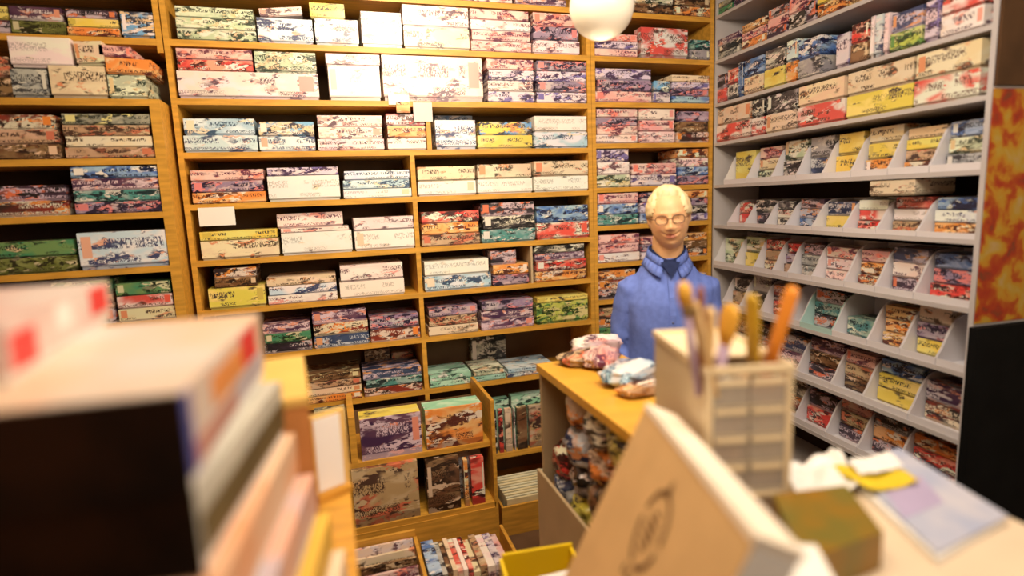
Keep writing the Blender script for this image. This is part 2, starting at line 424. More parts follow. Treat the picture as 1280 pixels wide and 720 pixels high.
# boxes on the wide bottom box and on the plain white one
def on_top(x0, x1, yt, zb, pals, where, k=0, tilt=0, depth=.2, inset=.006, fr=WALL, g=G1, kindword='kit box'):
    a = fr.hit(x0, yt, inset)[0]; c = fr.hit(x1, yt, inset)[0]; zt = fr.hit((x0+x1)/2, yt, inset)[1]
    nx = min([q_ for q_ in SHELVES.get(id(fr), []) if q_ > zb+.02] or [9]); zt = min(zt, nx-.036)
    h = (zt-zb)/len(pals.split()); z = zb
    ps = pals.split()
    for i, p in enumerate(ps):
        o = kit_box(c-a-.002, depth, h-.0006, p); o.location = fr.w((a+c)/2, inset+depth/2+.002, z+.0004 + abs(math.sin(tilt))*(c-a)/2)
        o.rotation_euler = (0, -tilt, fr.a)
        lev = '' if len(ps) == 1 else (' lower of pair' if i == 0 else ' upper of pair')
        tag(o, '%s %s%s %s' % (PAL[p][0], kindword, lev, where), 'box', g); z += h
ztw = lambda x, y, i=.004: WALL.hit(x, y, i)[1]
on_top(219, 314, 60, ztw(308, 90), 'rd pk', 'lying on the wide white box above the low cabinet')
on_top(317, 394, 65, ztw(308, 90), 'wg', 'beside the red pair on the wide white box')
on_top(406, 474, 65, ztw(441, 82), 'wp', 'lying on the plain white box, third shelf')
on_top(324, 378, 12, ztw(355, 23), 'wp', 'tilted on a white box, second shelf', tilt=math.radians(6))
on_top(386, 430, 4, ztw(419, 24), 'ye', 'lying on a white box, second shelf')
row(ZC, 'fourth shelf, wide case', [
 (226, 319, 148, 'wb lb'), (321, 392, 152, 'wb bw'), (394, 478, 144, 'wp wp wp'), (482, 531, 142, 'wp or rw'), (543, 594, 150, 'wb'),
 (596, 665, 152, 'ye yb'), (667, 734, 145, 'lb wh')])
row(ZD, 'fifth shelf, wide case', [
 (236, 329, 212, 'or pu pk'), (332, 423, 209, 'wh pw', dict(heights=[3, 1])), (427, 514, 213, 'wh lb wb'), (521, 594, 208, 'wh cr'),
 (596, 665, 205, 'wh cr'), (667, 735, 201, 'wh cr')])
row(ZE, 'sixth shelf, wide case', [
 (248, 347, 288, 'cr ye', dict(heights=[2, 1])), (350, 439, 284, 'wh wp', dict(heights=[5, 1])), (441, 518, 271, 'wh wp', dict(heights=[3, 2])), (525, 599, 264, 'tn or rd'),
 (600, 668, 253, 'tl bk dk'), (670, 736, 257, 'rw bl')])
on_top(345, 428, 266, ztw(394, 284), 'wp', 'behind and above the white box, sixth shelf', inset=.05)
row(ZF, 'seventh shelf, wide case', [
 (259, 331, 359, 'ye'), (332, 420, 345, 'wp wb cr'), (422, 504, 330, 'wh wp'), (529, 613, 325, 'lb wh'), (615, 661, 330, 'pu or'),
 (669, 733, 325, 'or rd')])
on_top(266, 320, 335, ztw(295, 359), 'br dr', 'lying on the yellow box, seventh shelf')
on_top(613, 645, 313, ztw(638, 330), 'dk', 'lying on the small pair, seventh shelf')
on_top(668, 730, 301, ztw(700, 325), 'dp bk', 'lying on the red pair, seventh shelf')
row(ZG, 'eighth shelf, wide case', [
 (327, 388, 404, 'dk gn dp'), (389, 459, 388, 'db dr dp'), (461, 524, 394, 'dr pu'), (534, 597, 383, 'cr tn pu'), (600, 667, 375, 'dp dp pu'),
 (670, 735, 370, 'yg ye', dict(heights=[4, 1]))])
row(ZH, 'ninth shelf, wide case', [
 (381, 451, 467, 'or cr tn br'), (453, 527, 462, 'dr tl db'), (537, 590, 468, 'mt mt'), (592, 632, 462, 'mt wg'), (634, 694, 458, 'wb lb')])
# a second, set-back rank of boxes seen above the front ones
for (x0, x1, yt, ps, wh) in [(455, 487, 437, 'br', 'standing behind the dark ones on the ninth shelf'), (489, 516, 440, 'tn', 'second one set back on the ninth shelf'),
                             (588, 632, 420, 'bk', 'set back over the mint ones, ninth shelf')]:
    on_top(x0, x1, yt, ZH+.0, ps, wh, inset=.245, depth=.06)
# divider in the right bay
b = MB(); b.box(0, .012, 0, .28, 0, ZE-TH-ZF); o = b.build('shelf_divider', M['wood_pale']); o.location = (WALL.hit(664, 330)[0], 3.106, ZF)
tag(o, 'thin pale upright divider between kit boxes on the seventh shelf', 'divider')
# blue box lying behind, fourth shelf; crumpled paper on the ninth
on_top(543, 590, 137, ZC, 'bl', 'standing tall behind the white one, fourth shelf', inset=.24, depth=.07)

G2 = 'kit boxes in the corner wall case'
row(RZ[1], 'top shelf, corner case', [(793, 842, -8, 'br wg'), (844, 890, -4, 'or br')], g=G2, fr=CORN)
row(RZ[2], 'second shelf, corner case', [(739, 797, 42, 'pk pw pk'), (801, 860, 35, 'rw', dict(depth=.08)), (863, 894, 50, 'gy tl')], g=G2, fr=CORN)
row(RZ[3], 'third shelf, corner case', [(743, 815, 86, 'pk pu pw'), (817, 838, 101, 'pw bw'), (840, 890, 94, 'bl pu pw cr')], g=G2, fr=CORN)
row(RZ[4], 'fourth shelf, corner case', [(743, 797, 136, 'wp pk pu pk'), (799, 844, 134, 'wp pk wp'), (846, 888, 139, 'dr br pu')], g=G2, fr=CORN)
row(RZ[5], 'fifth shelf, corner case', [(744, 787, 184, 'wg wp pw'), (789, 846, 204, 'pw pk'), (848, 890, 186, 'pu bl wp or')], g=G2, fr=CORN)
row(RZ[6], 'sixth shelf, corner case', [(745, 798, 240, 'tl bl pk'), (800, 852, 240, 'bl pw pu'), (855, 890, 238, 'pw bk pu or')], g=G2, fr=CORN)
row(RZ[7], 'seventh shelf, corner case', [(745, 800, 293, 'wp pk pk'), (802, 850, 295, 'pw pu pk'), (853, 890, 291, 'dr br or')], g=G2, fr=CORN)
row(RZ[8], 'eighth shelf, corner case', [(746, 796, 338, 'dk dr or'), (798, 850, 340, 'dp pu br'), (853, 889, 342, 'pu dr')], g=G2, fr=CORN)
row(RZ[9], 'ninth shelf, corner case', [(746, 800, 384, 'dk gn dr tn'), (802, 850, 388, 'db dp'), (853, 889, 390, 'tn br')], g=G2, fr=CORN)

# price card hanging on fifth shelf
def card(name, fr, x0, x1, y0, y1, back, label, cat, m=None, th=.002):
    a, z1 = fr.hit(x0, y0, back); c, z0 = fr.hit(x1, y1, back)
    b = MB(); b.box(-(c-a)/2, (c-a)/2, -th/2, th/2, 0, z1-z0); o = b.build(name, m or M['white'])
    o.location = fr.w((a+c)/2, back, z0); o.rotation_euler = (0, 0, fr.a); tag(o, label, cat); return o
card('price_card', WALL, 247, 295, 260, 281, -.004, 'blank white card hanging under the edge of the fifth shelf', 'card')
card('price_card', WALL, 485, 512, 118, 131, -.004, 'small white card hanging over the third shelf edge, beside the red one', 'card')
card('price_card', WALL, 516, 541, 128, 152, -.006, 'pale grey card hanging below the third shelf edge', 'card', mat('grey_card', (.62, .60, .56), .6, noise_amt=.05))
o = card('price_card', WALL, 495, 513, 127, 141, -.010, 'small orange and red card hanging from the third shelf edge', 'card', M['art_matt']); inks(o, 'or', .09, .06)

# ------------------------------------------------------------------ low cabinet standing at the left, proud of the wall case
LC = Frame(0, 2.97, 0.0); UP_ = Frame(0, 3.1, 0.0)
LZ = [2.275, 2.025, 1.788, 1.545, 1.30, 1.05, .8]
LX1 = -.615-.022
shelving('standing_bookcase', 'shade-backed honey wood bookcase of kit boxes standing proud of the wall case', LC, -2.0, -.658, [(z,) for z in LZ]+[(.5,), (.1,)], 2.275, .30,
         upth=.042, extra_up=[], backm=M['shaded_rack_back'])
shelving('upper_shelf_case', 'honey wood wall shelf above the standing bookcase', UP_, -2.0, -.645, [(3.05,), (2.80,), (2.560,)], 3.1, .32, z0=2.5)
G3 = 'kit boxes in the standing bookcase'
row(2.56, 'shelf over the standing bookcase', [(-60, 8, 6, 'dk ye'), (9, 78, 8, 'ol dp'), (80, 146, 12, 'or ye dk'), (149, 202, 15, 'bw')], g='kit boxes over the standing bookcase', fr=UP_)
row(2.80, 'topmost shelf over standing bookcase', [(20, 120, -40, 'dp br')], g='kit boxes over the standing bookcase', fr=UP_)
row(LZ[0], 'top of the bookcase', [(-30, 9, 70, 'br tn'), (11, 57, 86, 'gy'), (59, 130, 82, 'cr'), (133, 190, 94, 'wg')], fr=LC, g='kit boxes lying on top of the standing bookcase')
ztL = lambda x, y: LC.hit(x, y, .004)[1]
on_top(8, 86, 46, ztL(34, 84), 'wh', 'large, lying over the grey one on the bookcase top', fr=LC, g='kit boxes lying on top of the standing bookcase')
on_top(92, 128, 52, ztL(95, 82), 'cr', 'small, on the cream one on the bookcase top', fr=LC, g='kit boxes lying on top of the standing bookcase', tilt=math.radians(3))
on_top(130, 188, 74, ztL(161, 94), 'or', 'on the white and green one on the bookcase top', fr=LC, g='kit boxes lying on top of the standing bookcase', tilt=math.radians(-2))
on_top(122, 162, 58, ztL(150, 72), 'pk', 'topmost of the pile on the bookcase top', fr=LC, g='kit boxes lying on top of the standing bookcase', tilt=math.radians(-3))
row(LZ[1], 'second shelf, standing bookcase', [(-30, 68, 143, 'br tn dr'), (74, 191, 142, 'tn cr tn gg')], fr=LC, g=G3)
row(LZ[2], 'third shelf, standing bookcase', [(-30, 80, 232, 'dr dk'), (85, 199, 205, 'pu tl dp bl')], fr=LC, g=G3)
row(LZ[3], 'fourth shelf, standing bookcase', [(-30, 92, 302, 'ol gn'), (94, 208, 289, 'wb')], fr=LC, g=G3)
row(LZ[4], 'fifth shelf, standing bookcase', [(60, 138, 352, 'dk tn gn'), (142, 215, 353, 'cr rw gn')], fr=LC, g=G3)

# ------------------------------------------------------------------ low display cabinet
DC = Frame(0, 2.7, 0.0)
dcab = empty('display_cabinet', (0, 2.7, 0)); tag(dcab, 'low honey wood display cabinet of picture-fronted magazine bins below the wall case', 'cabinet')
def dpart(n, x0, x1, y0, y1, z0, z1, m=None):
    b = MB(); b.box(x0, x1, y0, y1, z0, z1); o = b.build(n, m or M['wood'], dcab); bevel(o, .0015, 1); return o
dpart('shelf', -.32, .695, 0, .38, .545, .572); dpart('lower_shelf', -.02, .70, -.04, .38, .235, .262)
dpart('upright', .015, .045, 0, .38, .572, .80); dpart('upright', .695, .713, -.04, .38, 0, .80); dpart('upright', -.35, -.32, 0, .38, 0, .80)
dpart('upright', -.055, -.02, -.04, .38, 0, .545)
dpart('front_panel', -.02, .695, -.045, -.02, 0, .235)
dpart('back_panel', -.35, .713, .372, .38, 0, .70, M['shaded_wood_back'])
G4 = 'picture-fronted magazines in the display cabinet'
def mag(fr, x0, x1, y0, y1, back, th, pal, label, lean=.0, name='magazine', g=G4, zb=None, cat='magazine'):
    a, z1 = fr.hit(x0, y0, back); c, z0 = fr.hit(x1, y1, back)
    if zb is not None: z0 = zb
    h = z1-z0; w_ = c-a
    b = MB(); b.box(-w_/2, w_/2, 0, th, 0, h); o = b.build(name, M['art']); inks(o, pal, w_, h, zoom=.5)
    o.location = fr.w((a+c)/2, back, z0+.0005); o.rotation_euler = (-lean, 0, fr.a); tag(o, label, cat, g); bevel(o, .001, 1); return o
mag(DC, 449, 529, 526, 575, .01, .012, 'dp', 'dark purple pictured kit box standing beside the orange one in cabinet', zb=.572, g='wide pictured boxes on the display cabinet', name='model_kit_box', cat='box')
mag(DC, 531, 605, 514, 570, .01, .012, 'or', 'orange pictured kit box standing in the display cabinet', zb=.572, g='wide pictured boxes on the display cabinet', name='model_kit_box', cat='box')
mag(DC, 449, 529, 525.5, 575, .024, .12, 'ye', 'yellow-topped box standing behind the dark purple pictured one', zb=.572, g='wide pictured boxes on the display cabinet', name='model_kit_box', cat='box')
mag(DC, 531, 605, 513.5, 575, .024, .12, 'mt', 'mint-topped box standing behind the orange pictured one', zb=.572, g='wide pictured boxes on the display cabinet', name='model_kit_box', cat='box')
for i, (p, y) in enumerate([('or', 556), ('dk', 540), ('gg', 523)]):
    a = DC.hit(392, y, .01)[0]; c = DC.hit(434, y, .01)[0]
    o = kit_box(c-a-.004, .22, .072, p); o.location = (a/2+c/2-.006, 2.7+.13, .5725+i*.0728); tag(o, '%s kit box, %s in the narrow end of display cabinet' % (PAL[p][0], ['lowest', 'middle', 'uppermost'][i]), 'box', 'kit boxes in the narrow end of the display cabinet')
mag(DC, 439, 526, 590, 648, -.03, .05, 'tn', 'wide brown catalogue with grey figures filling the lower bin', zb=.262)
mag(DC, 532, 577, 578, 640, -.03, .04, 'br', 'brown magazine between the wide catalogue and the red one', zb=.262)
mag(DC, 579, 587, 576, 632, -.03, .04, 'or', 'narrow orange spine in the lower bin', zb=.262)
mag(DC, 588, 607, 574, 630, -.03, .04, 'rd', 'red magazine at the end of the lower bin', zb=.262)
mag(DC, 439, 526, 582, 648, .05, .10, 'ol', 'olive green magazines' [:-1]+' standing behind the wide brown catalogue', zb=.262)
mag(DC, 532, 604, 572, 640, .05, .10, 'gy', 'pale grey magazine standing behind the brown and red ones', zb=.262)
# magazines on the recessed shelf
G5 = 'magazines standing in the recess under the wall case'
xs = [(608, 622, 'bk'), (623, 630, 'rd'), (631, 641, 'cr'), (642, 645, 'wp'), (646, 660, 'br'), (661, 694, 'tn')]
for i, (x0, x1, p) in enumerate(xs):
    mag(WALL, x0, x1, 515-(x0-608)*.13, 560, .02, .03, p, '%s magazine, %s one along the recessed shelf' % (PAL[p][0], ORD[i]), zb=.30, g=G5)
for i, (x0, x1, p) in enumerate([(608, 638, 'mt'), (639, 692, 'mt')]):
    mag(WALL, x0, x1, 502-(x0-608)*.2, 560, .06, .06, p, 'mint green magazine showing its top edge behind the %s' % ['red and cream ones', 'brown and tan ones'][i], zb=.30, g=G5)
# comics in an open wooden box
cb = empty('comic_box', (.955, 2.92, 0)); tag(cb, 'open wooden box filled with upright comics on the floor', 'box')
def cpart(n, x0, x1, y0, y1, z0, z1, m=None):
    b = MB(); b.box(x0, x1, y0, y1, z0, z1); return b.build(n, m or M['wood'], cb)
cpart('front_board', -.20, .17, -.17, -.155, 0.0, .165); cpart('side_board', -.20, -.188, -.155, .15, 0, .17); cpart('side_board', .158, .17, -.155, .15, 0, .17)
cpart('back_board', -.188, .158, .138, .15, 0, .17); cpart('bottom_board', -.188, .158, -.155, .138, 0, .012)
paper = mat('comic_paper', (.78, .68, .42), .7, .2, .25, 14, stretch=(.3, 6, 1))
papw = mat('comic_paper_pale', (.72, .70, .52), .7, .2, .2, 14)
for i in range(14):
    b = MB(); b.box(-.165, .145, -.006, .006, 0, .185+.004*(i % 3)); o = b.build('comic', [paper, papw][i % 2]); o.location = (.955, 2.785+i*.0195, .0125); o.rotation_euler = (.08, 0, 0)
    tag(o, 'cream-edged comic, %s from the front of the open wooden box' % ORD[i], 'comic', 'comics packed in the wooden box')

# ------------------------------------------------------------------ pale rack along the right-hand side
WS = [3.06, 2.81, 2.556, 2.304, 2.073, 1.820, 1.573, 1.323, 1.080, .817, .565, .3]
RD = .32
SHELVES[id(RACK)] = list(WS)
CASES = 0
rack = empty('white_shelf_rack', RACK.w(0, 0, 0), RACK.a); tag(rack, 'long pale grey metal rack of bins and boxes beside the corner wall case', 'shelving unit')
def rpart(n, x0, x1, y0, y1, z0, z1, m=None):
    b = MB(); b.box(x0, x1, y0, y1, z0, z1); o = b.build(n, m or M['white_metal'], rack); bevel(o, .001, 1); return o
rpart('upright', .0, .012, 0, RD, 0, 3.1); rpart('upright', RACK_LEN, RACK_LEN+.018, 0, RD, 0, 3.1)
rpart('back_panel', 0, RACK_LEN+.018, RD, RD+.008, 0, 3.1, M['shaded_rack_back'])
for z in WS: rpart('shelf', .012, RACK_LEN, .0, RD, z-.018, z)
G6 = 'kit boxes on the pale rack'
def rrow(z, where, items):
    for k, (x0, x1, yt, ps, *kw) in enumerate(items):
        stack(RACK, x0, x1, yt, z, P(ps), where, G6, k, **dict(dict(depth=.2, inset=.008, name='small_kit_box'), **(kw[0] if kw else {})))
rrow(WS[1], 'second shelf, pale rack', [(896, 915, 0, 'gn gg'), (917, 940, -14, 'pu dk')])
rrow(WS[2], 'third shelf, pale rack', [(897, 925, 44, 'gy bk dp'), (927, 957, 26, 'or pk or'), (959, 984, 8, 'dk pk dk'), (986, 1006, -4, 'bk pk'), (1008, 1020, 0, 'dk'), (1022, 1050, -16, 'or ye')])
rrow(WS[3], 'fourth shelf, pale rack', [(896, 908, 93, 'rw dk'), (909, 922, 86, 'bk rd'), (923, 929, 78, 'bl'), (930, 954, 72, 'cr bl'), (956, 981, 60, 'ye bk'), (983, 996, 50, 'or wb'), (998, 1026, 48, 'gy bl'),
  (1046, 1062, 42, 'pw'), (1064, 1086, 28, 'br rd'), (1089, 1094, 20, 'wh'), (1095, 1104, 18, 'wb'), (1106, 1112, 16, 'wp'), (1114, 1154, 12, 'yg db'), (1158, 1176, 0, 'pw'), (1178, 1232, -16, 'wp rw')])
rrow(WS[4], 'fifth shelf, pale rack', [(894, 938, 132, 'rw cr'), (940, 956, 124, 'rw bk'), (958, 996, 108, 'cr bk'), (998, 1057, 98, 'rw cr'), (1060, 1143, 76, 'ye cr'), (1146, 1229, 40, 'rw cr')])

# moulded bins
BIN_H, BIN_D = .192, .24
def bin_mesh(name_parts, w, h, d, m, root):
    prof = [(0.0, 0.0), (d, 0), (d, h), (d*.62, h), (d*.50, h*.985), (d*.40, h*.93), (d*.30, h*.82), (d*.20, h*.60), (d*.10, h*.33), (0.0, h*.14)]
    for s in (0, 1):
        b = MB(); x0 = -w/2 if s == 0 else w/2-.003
        b.prism(prof, x0, x0+.003); o = b.build('side_panel', m, root)
    b = MB(); b.box(-w/2+.003, w/2-.003, 0, d, 0, .003); b.box(-w/2+.003, w/2-.003, 0, .003, .003, h*.14); b.box(-w/2+.003, w/2-.003, d-.003, d, .003, h); b.build('tray', m, root)
G7 = 'white plastic bins on the pale rack'
def bins(z, si, edges, contents, mats=None, hh=BIN_H):
    """edges: the bin borders along the shelf's front edge as seen in the photo"""
    for k in range(len(edges)-1):
        zz = z
        a = RACK.hit(edges[k], ry(edges[k], z), .012)[0]; c = RACK.hit(edges[k+1], ry(edges[k+1], z), .012)[0]
        a = max(a, .013); c = min(c, RACK_LEN-.001)
        w_ = c-a-.003
        pals = contents[k].split() if k < len(contents) else []
        words = PAL[pals[0]][0] if pals and pals[0] in PAL else None
        root = empty('plastic_bin', RACK.w((a+c)/2, .004, z+.0006), RACK.a)
        m = (mats or {}).get(k, M['bin'])
        colw = 'mint' if m is M['bin_teal'] else 'white'
        tag(root, '%s plastic bin, %s along %s shelf of pale rack, %s' % (colw, ORD[k], ORD[si], 'holding %s boxes' % words if words else 'nearly empty'), 'bin', G7)
        bin_mesh(None, w_, hh, BIN_D, m, root)
        n = len(pals)
        if not n: continue
        zc = z+.0042; tot = hh*random.uniform(.84, 1.08 if hh > .16 else 1.0)
        bw = w_-.012; bh = tot/n
        for i, p in enumerate(pals):
            if p == '_': zc += bh; continue
            dd = BIN_D*.56
            o = kit_box(bw*random.uniform(.9, .99), dd, bh*.97, p, 'small_kit_box')
            o.location = RACK.w((a+c)/2+random.uniform(-.002, .002), .004+.066+dd/2+random.uniform(0, .012)+(i*.004), zc); o.rotation_euler = (0, 0, RACK.a)
            lev = 'single' if n == 1 else ('bottom' if i == 0 else ('top' if i == n-1 else ORD[i]+' up'))
            tag(o, '%s small box, %s in %s bin on %s shelf of pale rack' % (PAL[p][0], lev, ORD[k], ORD[si]), 'packet', 'small boxes in the white bins')
            zc += bh
def ry(x, z):
    """height in the photo of the rack shelf z's front edge at column x"""
    lo, hi = -300.0, 1100.0
    for _ in range(40):
        m_ = (lo+hi)/2
        if RACK.hit(x, m_)[1] > z: lo = m_
        else: hi = m_
    return (lo+hi)/2
bins(WS[5], 5, [906, 934, 965, 996, 1029, 1065, 1111, 1163, 1228], ['ye', 'wg cr pk', 'bk wg', 'db gy', 'ye ye', 'or ye cr', 'or tn ye cr', 'gy wg bl'])
bins(WS[6], 6, [910, 932, 957, 983, 1016, 1055, 1096, 1147, 1222], ['rd rd', 'dk bk', 'bk rw bk', 'bl db dk', 'ye db', 'rd rw wh', 'tn wh rd', 'or wb bl'], hh=.150)
bins(WS[7], 7, [893, 918, 943, 967, 986, 1016, 1056, 1095, 1143, 1218], ['wg', 'ye wg', 'cr tn rd', 'tn pu rd', 'gy gy dk', 'wp wp pk', 'dr or pk', 'dk wp db', 'rd pu bl'])
bins(WS[8], 8, [904, 926, 951, 984, 1001, 1041, 1085, 1126, 1171, 1213], ['tn bk', 'bk gy', 'rd dr', '', 'dk tl dk', 'tl _', 'or or or', 'ye pu cr', ''], {4: M['bin_teal']})
bins(WS[9], 9, [900, 930, 960, 996, 1039, 1079, 1136, 1208], ['dk dr', 'dr dk', 'dp db', 'dk br dp', 'br tn pk', 'ye ye bl', 'dr dp'])
bins(WS[10], 10, [890, 925, 958, 994, 1032, 1072, 1120, 1200], ['dr', 'dk', 'dr bk', 'rd dk', 'dk tn pk', 'dk or dk', 'dr rd or'])
# long cream box across the sixth row of bins
a = RACK.hit(1090, 250, .02)[0]; c = RACK.hit(1158, 250, .02)[0]
o = kit_box((c-a)*.84, .2, .062, 'cr', 'small_kit_box'); o.location = RACK.w((a+c)/2-.02, .106, WS[6]+.162); o.rotation_euler = (0, 0, RACK.a); tag(o, 'long cream box lying across the tops of two bins, pale rack', 'box', G6)

# poster and black cloth on the end of the rack
EP = RACK.w(RACK_LEN+.018, 0, 0)
pm = bpy.data.materials.new('autumn_poster_print'); pm.use_nodes = True
nt = pm.node_tree; bs = nt.nodes['Principled BSDF']; bs.inputs['Roughness'].default_value = .5
tc = nt.nodes.new('ShaderNodeTexCoord'); vo = nt.nodes.new('ShaderNodeTexNoise'); vo.inputs['Scale'].default_value = 11; vo.inputs['Detail'].default_value = 6; vo.inputs['Distortion'].default_value = .35
cr = nt.nodes.new('ShaderNodeValToRGB'); el = cr.color_ramp.elements
el[0].position = .30; el[0].color = (.10, .05, .02, 1); el[1].position = .70; el[1].color = (.45, .30, .12, 1)
for p_, c_ in ((.40, (.55, .04, .01)), (.47, (.62, .12, .01)), (.53, (.75, .36, .02)), (.60, (.70, .45, .05))):
    e = el.new(p_); e.color = (c_[0]*.62, c_[1]*.62, c_[2]*.62, 1)
nt.links.new(tc.outputs['Object'], vo.inputs['Vector']); nt.links.new(vo.outputs['Fac'], cr.inputs[0]); nt.links.new(cr.outputs[0], bs.inputs['Base Color'])
def endboard(name, z0, z1, w0, w1, off, th, m, label, cat):
    b = MB(); b.box(0, th, w0, w1, z0, z1); o = b.build(name, m); o.location = RACK.w(RACK_LEN+.018+off, 0, 0); o.rotation_euler = (0, 0, RACK.a); tag(o, label, cat); return o
endboard('poster', 1.27, 2.09, .002, .31, .003, .003, pm, 'red, orange and yellow patterned poster on the end of the pale rack', 'poster')
endboard('dark_board', 2.10, 3.1, .002, .31, .003, .012, mat('dark_brown_board', (.09, .045, .02), .6, .2, .3, 5), 'dark brown board above the patterned poster', 'board')
endboard('black_panel', 0, 1.26, -.02, .33, .004, .03, M['black'], 'black panel below the patterned poster at the end of the rack', 'panel')

# ------------------------------------------------------------------ island shelf and desk
CT = 1.14
isl = empty('island_shelf', (.9, 1.7, 0)); tag(isl, 'narrow honey wood island shelf with bagged kits piled underneath its top', 'shelving unit')
def ipart(n, x0, x1, y0, y1, z0, z1, m=None):
    b = MB(); b.box(x0-.9, x1-.9, y0-1.7, y1-1.7, z0, z1); o = b.build(n, m or M['wood'], isl); bevel(o, .002, 1); return o
IX0, IX1, IY0, IY1 = .745, 1.085, 1.30, 2.07
top = mat('yellow_worktop', (.78, .42, .05), .35, .5, .12, 5, stretch=(1, 3, 1))
ipart('top', IX0-.012, IX1+.01, IY0, IY1, CT-.03, CT, top)
ipart('end_panel', IX0, IX1, IY1-.022, IY1-.002, 0, CT-.03, M['wood_pale'])
ipart('end_panel', IX0, IX1, IY0+.002, IY0+.022, 0, CT-.03, M['wood_pale'])
ipart('back_panel', IX1-.012, IX1, IY0+.022, IY1-.022, 0, CT-.03, M['shaded_wood_back'])
ipart('bin_floor', .734, IX1-.012, IY0+.022, IY1-.022, .58, .60)
ipart('front_board', .722, .734, IY0, IY1-.002, .0, .705, M['wood_pale'])

def blob(name, sx, sy, sz, m, sd, rough=.25, sub=4, seam=True):
    """soft filled bag: squashed, crumpled, with a flattened crimped top edge"""
    bm = bmesh.new(); bmesh.ops.create_icosphere(bm, subdivisions=sub, radius=1.0)
    for v in bm.verts:
        d = v.co.normalized()
        p = Vector((abs(d.x)**.72*math.copysign(1, d.x), abs(d.y)**.8*math.copysign(1, d.y), abs(d.z)**.72*math.copysign(1, d.z)))
        n = noise.noise(d*2.1+Vector((sd, sd*.7, 0)))*.16+noise.noise(d*5.3+Vector((0, sd, sd)))*.09+noise.noise(d*11+Vector((sd, 0, sd)))*.035
        p *= 1+n*rough*4
        t = max(0, (d.z-.55)/.45)
        p.y *= 1-.75*t; p.z += .18*t
        v.co = Vector((p.x*sx, p.y*sy, p.z*sz))
    zmin = min(v.co.z for v in bm.verts)
    for v in bm.verts: v.co.z -= zmin
    uvl = bm.loops.layers.uv.new('UVMap')
    for f in bm.faces:
        f.smooth = True
        for l in f.loops: l[uvl].uv = (l.vert.co.x+sx, l.vert.co.z)
    me = bpy.data.meshes.new(name); bm.to_mesh(me); bm.free(); me.materials.append(m)
    o = bpy.data.objects.new(name, me); COL.objects.link(o); return o
M['bag'] = art_material('printed_clear_bag', .12)
bpals = ['bk', 'dr', 'ye', 'db', 'br', 'dk', 'or', 'bk', 'dp', 'br', 'bk', 'rd', 'ol', 'db', 'dr', 'dk', 'tn', 'or', 'db', 'rd', 'dk', 'bk', 'dr', 'ye']
i = 0
for r in range(4):                                   # layers
    for cc in range(2):                              # rows across
        for jj in range(4):
            if (r == 3 and jj == 3) or (r >= 2 and jj == 3 and cc == 0): continue
            p = bpals[i % len(bpals)]
            o = blob('bagged_kit', .078, .068, .066, M['bag'], i*1.7+.3); inks(o, p, .2, .12, -1.0, .5); o['print'] = [.8, 1.0, -1.0]
            o.location = (.812+.150*cc, 1.42+jj*.165+.01*r, .603+r*.120); o.rotation_euler = (random.uniform(-.12, .12), random.uniform(-.12, .12), math.pi/2+random.uniform(-.25, .25))
            tag(o, '%s bagged kit, %s from desk end, %s layer, %s row of island bin' % (PAL[p][0], ORD[jj], ['bottom', 'second', 'third', 'top'][r], ['aisle-side', 'inner'][cc]), 'bag', 'bagged kits in the island bin')
            i += 1
# bags lying on top
def lying(name, px, py, sx, sy, sz, rz, pal, label, sd, z=CT):
    q = atZ(px, py, z); o = blob(name, sx, sy, sz, M['bag'], sd, .3)
    inks(o, pal, sx*2, sy*2, -1.0, .55); o.location = (q.x, q.y, z+.001); o.rotation_euler = (0, 0, rz)
    uv = o.data.uv_layers[0].data
    for l in o.data.loops:
        v = o.data.vertices[l.vertex_index].co; uv[l.index].uv = (v.x+sx, v.y+sy)
    tag(o, label, 'bag', 'bagged kits lying on the island top'); return o
lying('bagged_kit', 733, 452, .12, .075, .022, .3, 'tn', 'brown and pink bagged kit lying at the far end of island', 3.1)
lying('bagged_kit', 752, 455, .11, .07, .028, 1.0, 'pk', 'pink bagged kit lying in the middle of island pile', 5.1)
lying('bagged_kit', 787, 478, .11, .085, .032, .5, 'lb', 'white and light blue bagged kit lying on the island top', 7.7)
lying('bagged_kit', 745, 442, .11, .06, .035, 0, 'wp', 'white and pink bagged kit at the back of the island pile', 9.7)
lying('bagged_kit', 802, 492, .09, .05, .018, .2, 'or', 'orange bagged kit under the light blue one on island', 8.3)

desk = empty('service_desk', (1.05, .8, 0)); tag(desk, 'cream-topped service desk covered with papers beside the plastic drawer tower', 'desk')
def kpart(n, x0, x1, y0, y1, z0, z1, m):
    b = MB(); b.box(x0-1.05, x1-1.05, y0-.8, y1-.8, z0, z1); o = b.build(n, m, desk); bevel(o, .003, 2); return o
DT = 1.14
cream = mat('cream_laminate', (.72, .58, .42), .4, .4, .06, 6)
b = MB(); b.prism([(.66-1.05, .30-.8), (1.20-1.05, .30-.8), (1.20-1.05, .80-.8), (.98-1.05, .985-.8), (.90-1.05, 1.215-.8), (.66-1.05, 1.215-.8)], DT-.03, DT, axis='z'); bevel(b.build('desk_top', cream, desk), .003, 2)
kpart('desk_front', .70, 1.18, .32, .34, 0, DT-.03, M['wood_pale'])
kpart('desk_side', 1.16, 1.18, .34, .78, 0, DT-.03, M['wood_pale']); kpart('desk_side', .70, .72, .34, 1.19, 0, DT-.03, M['wood_pale'])

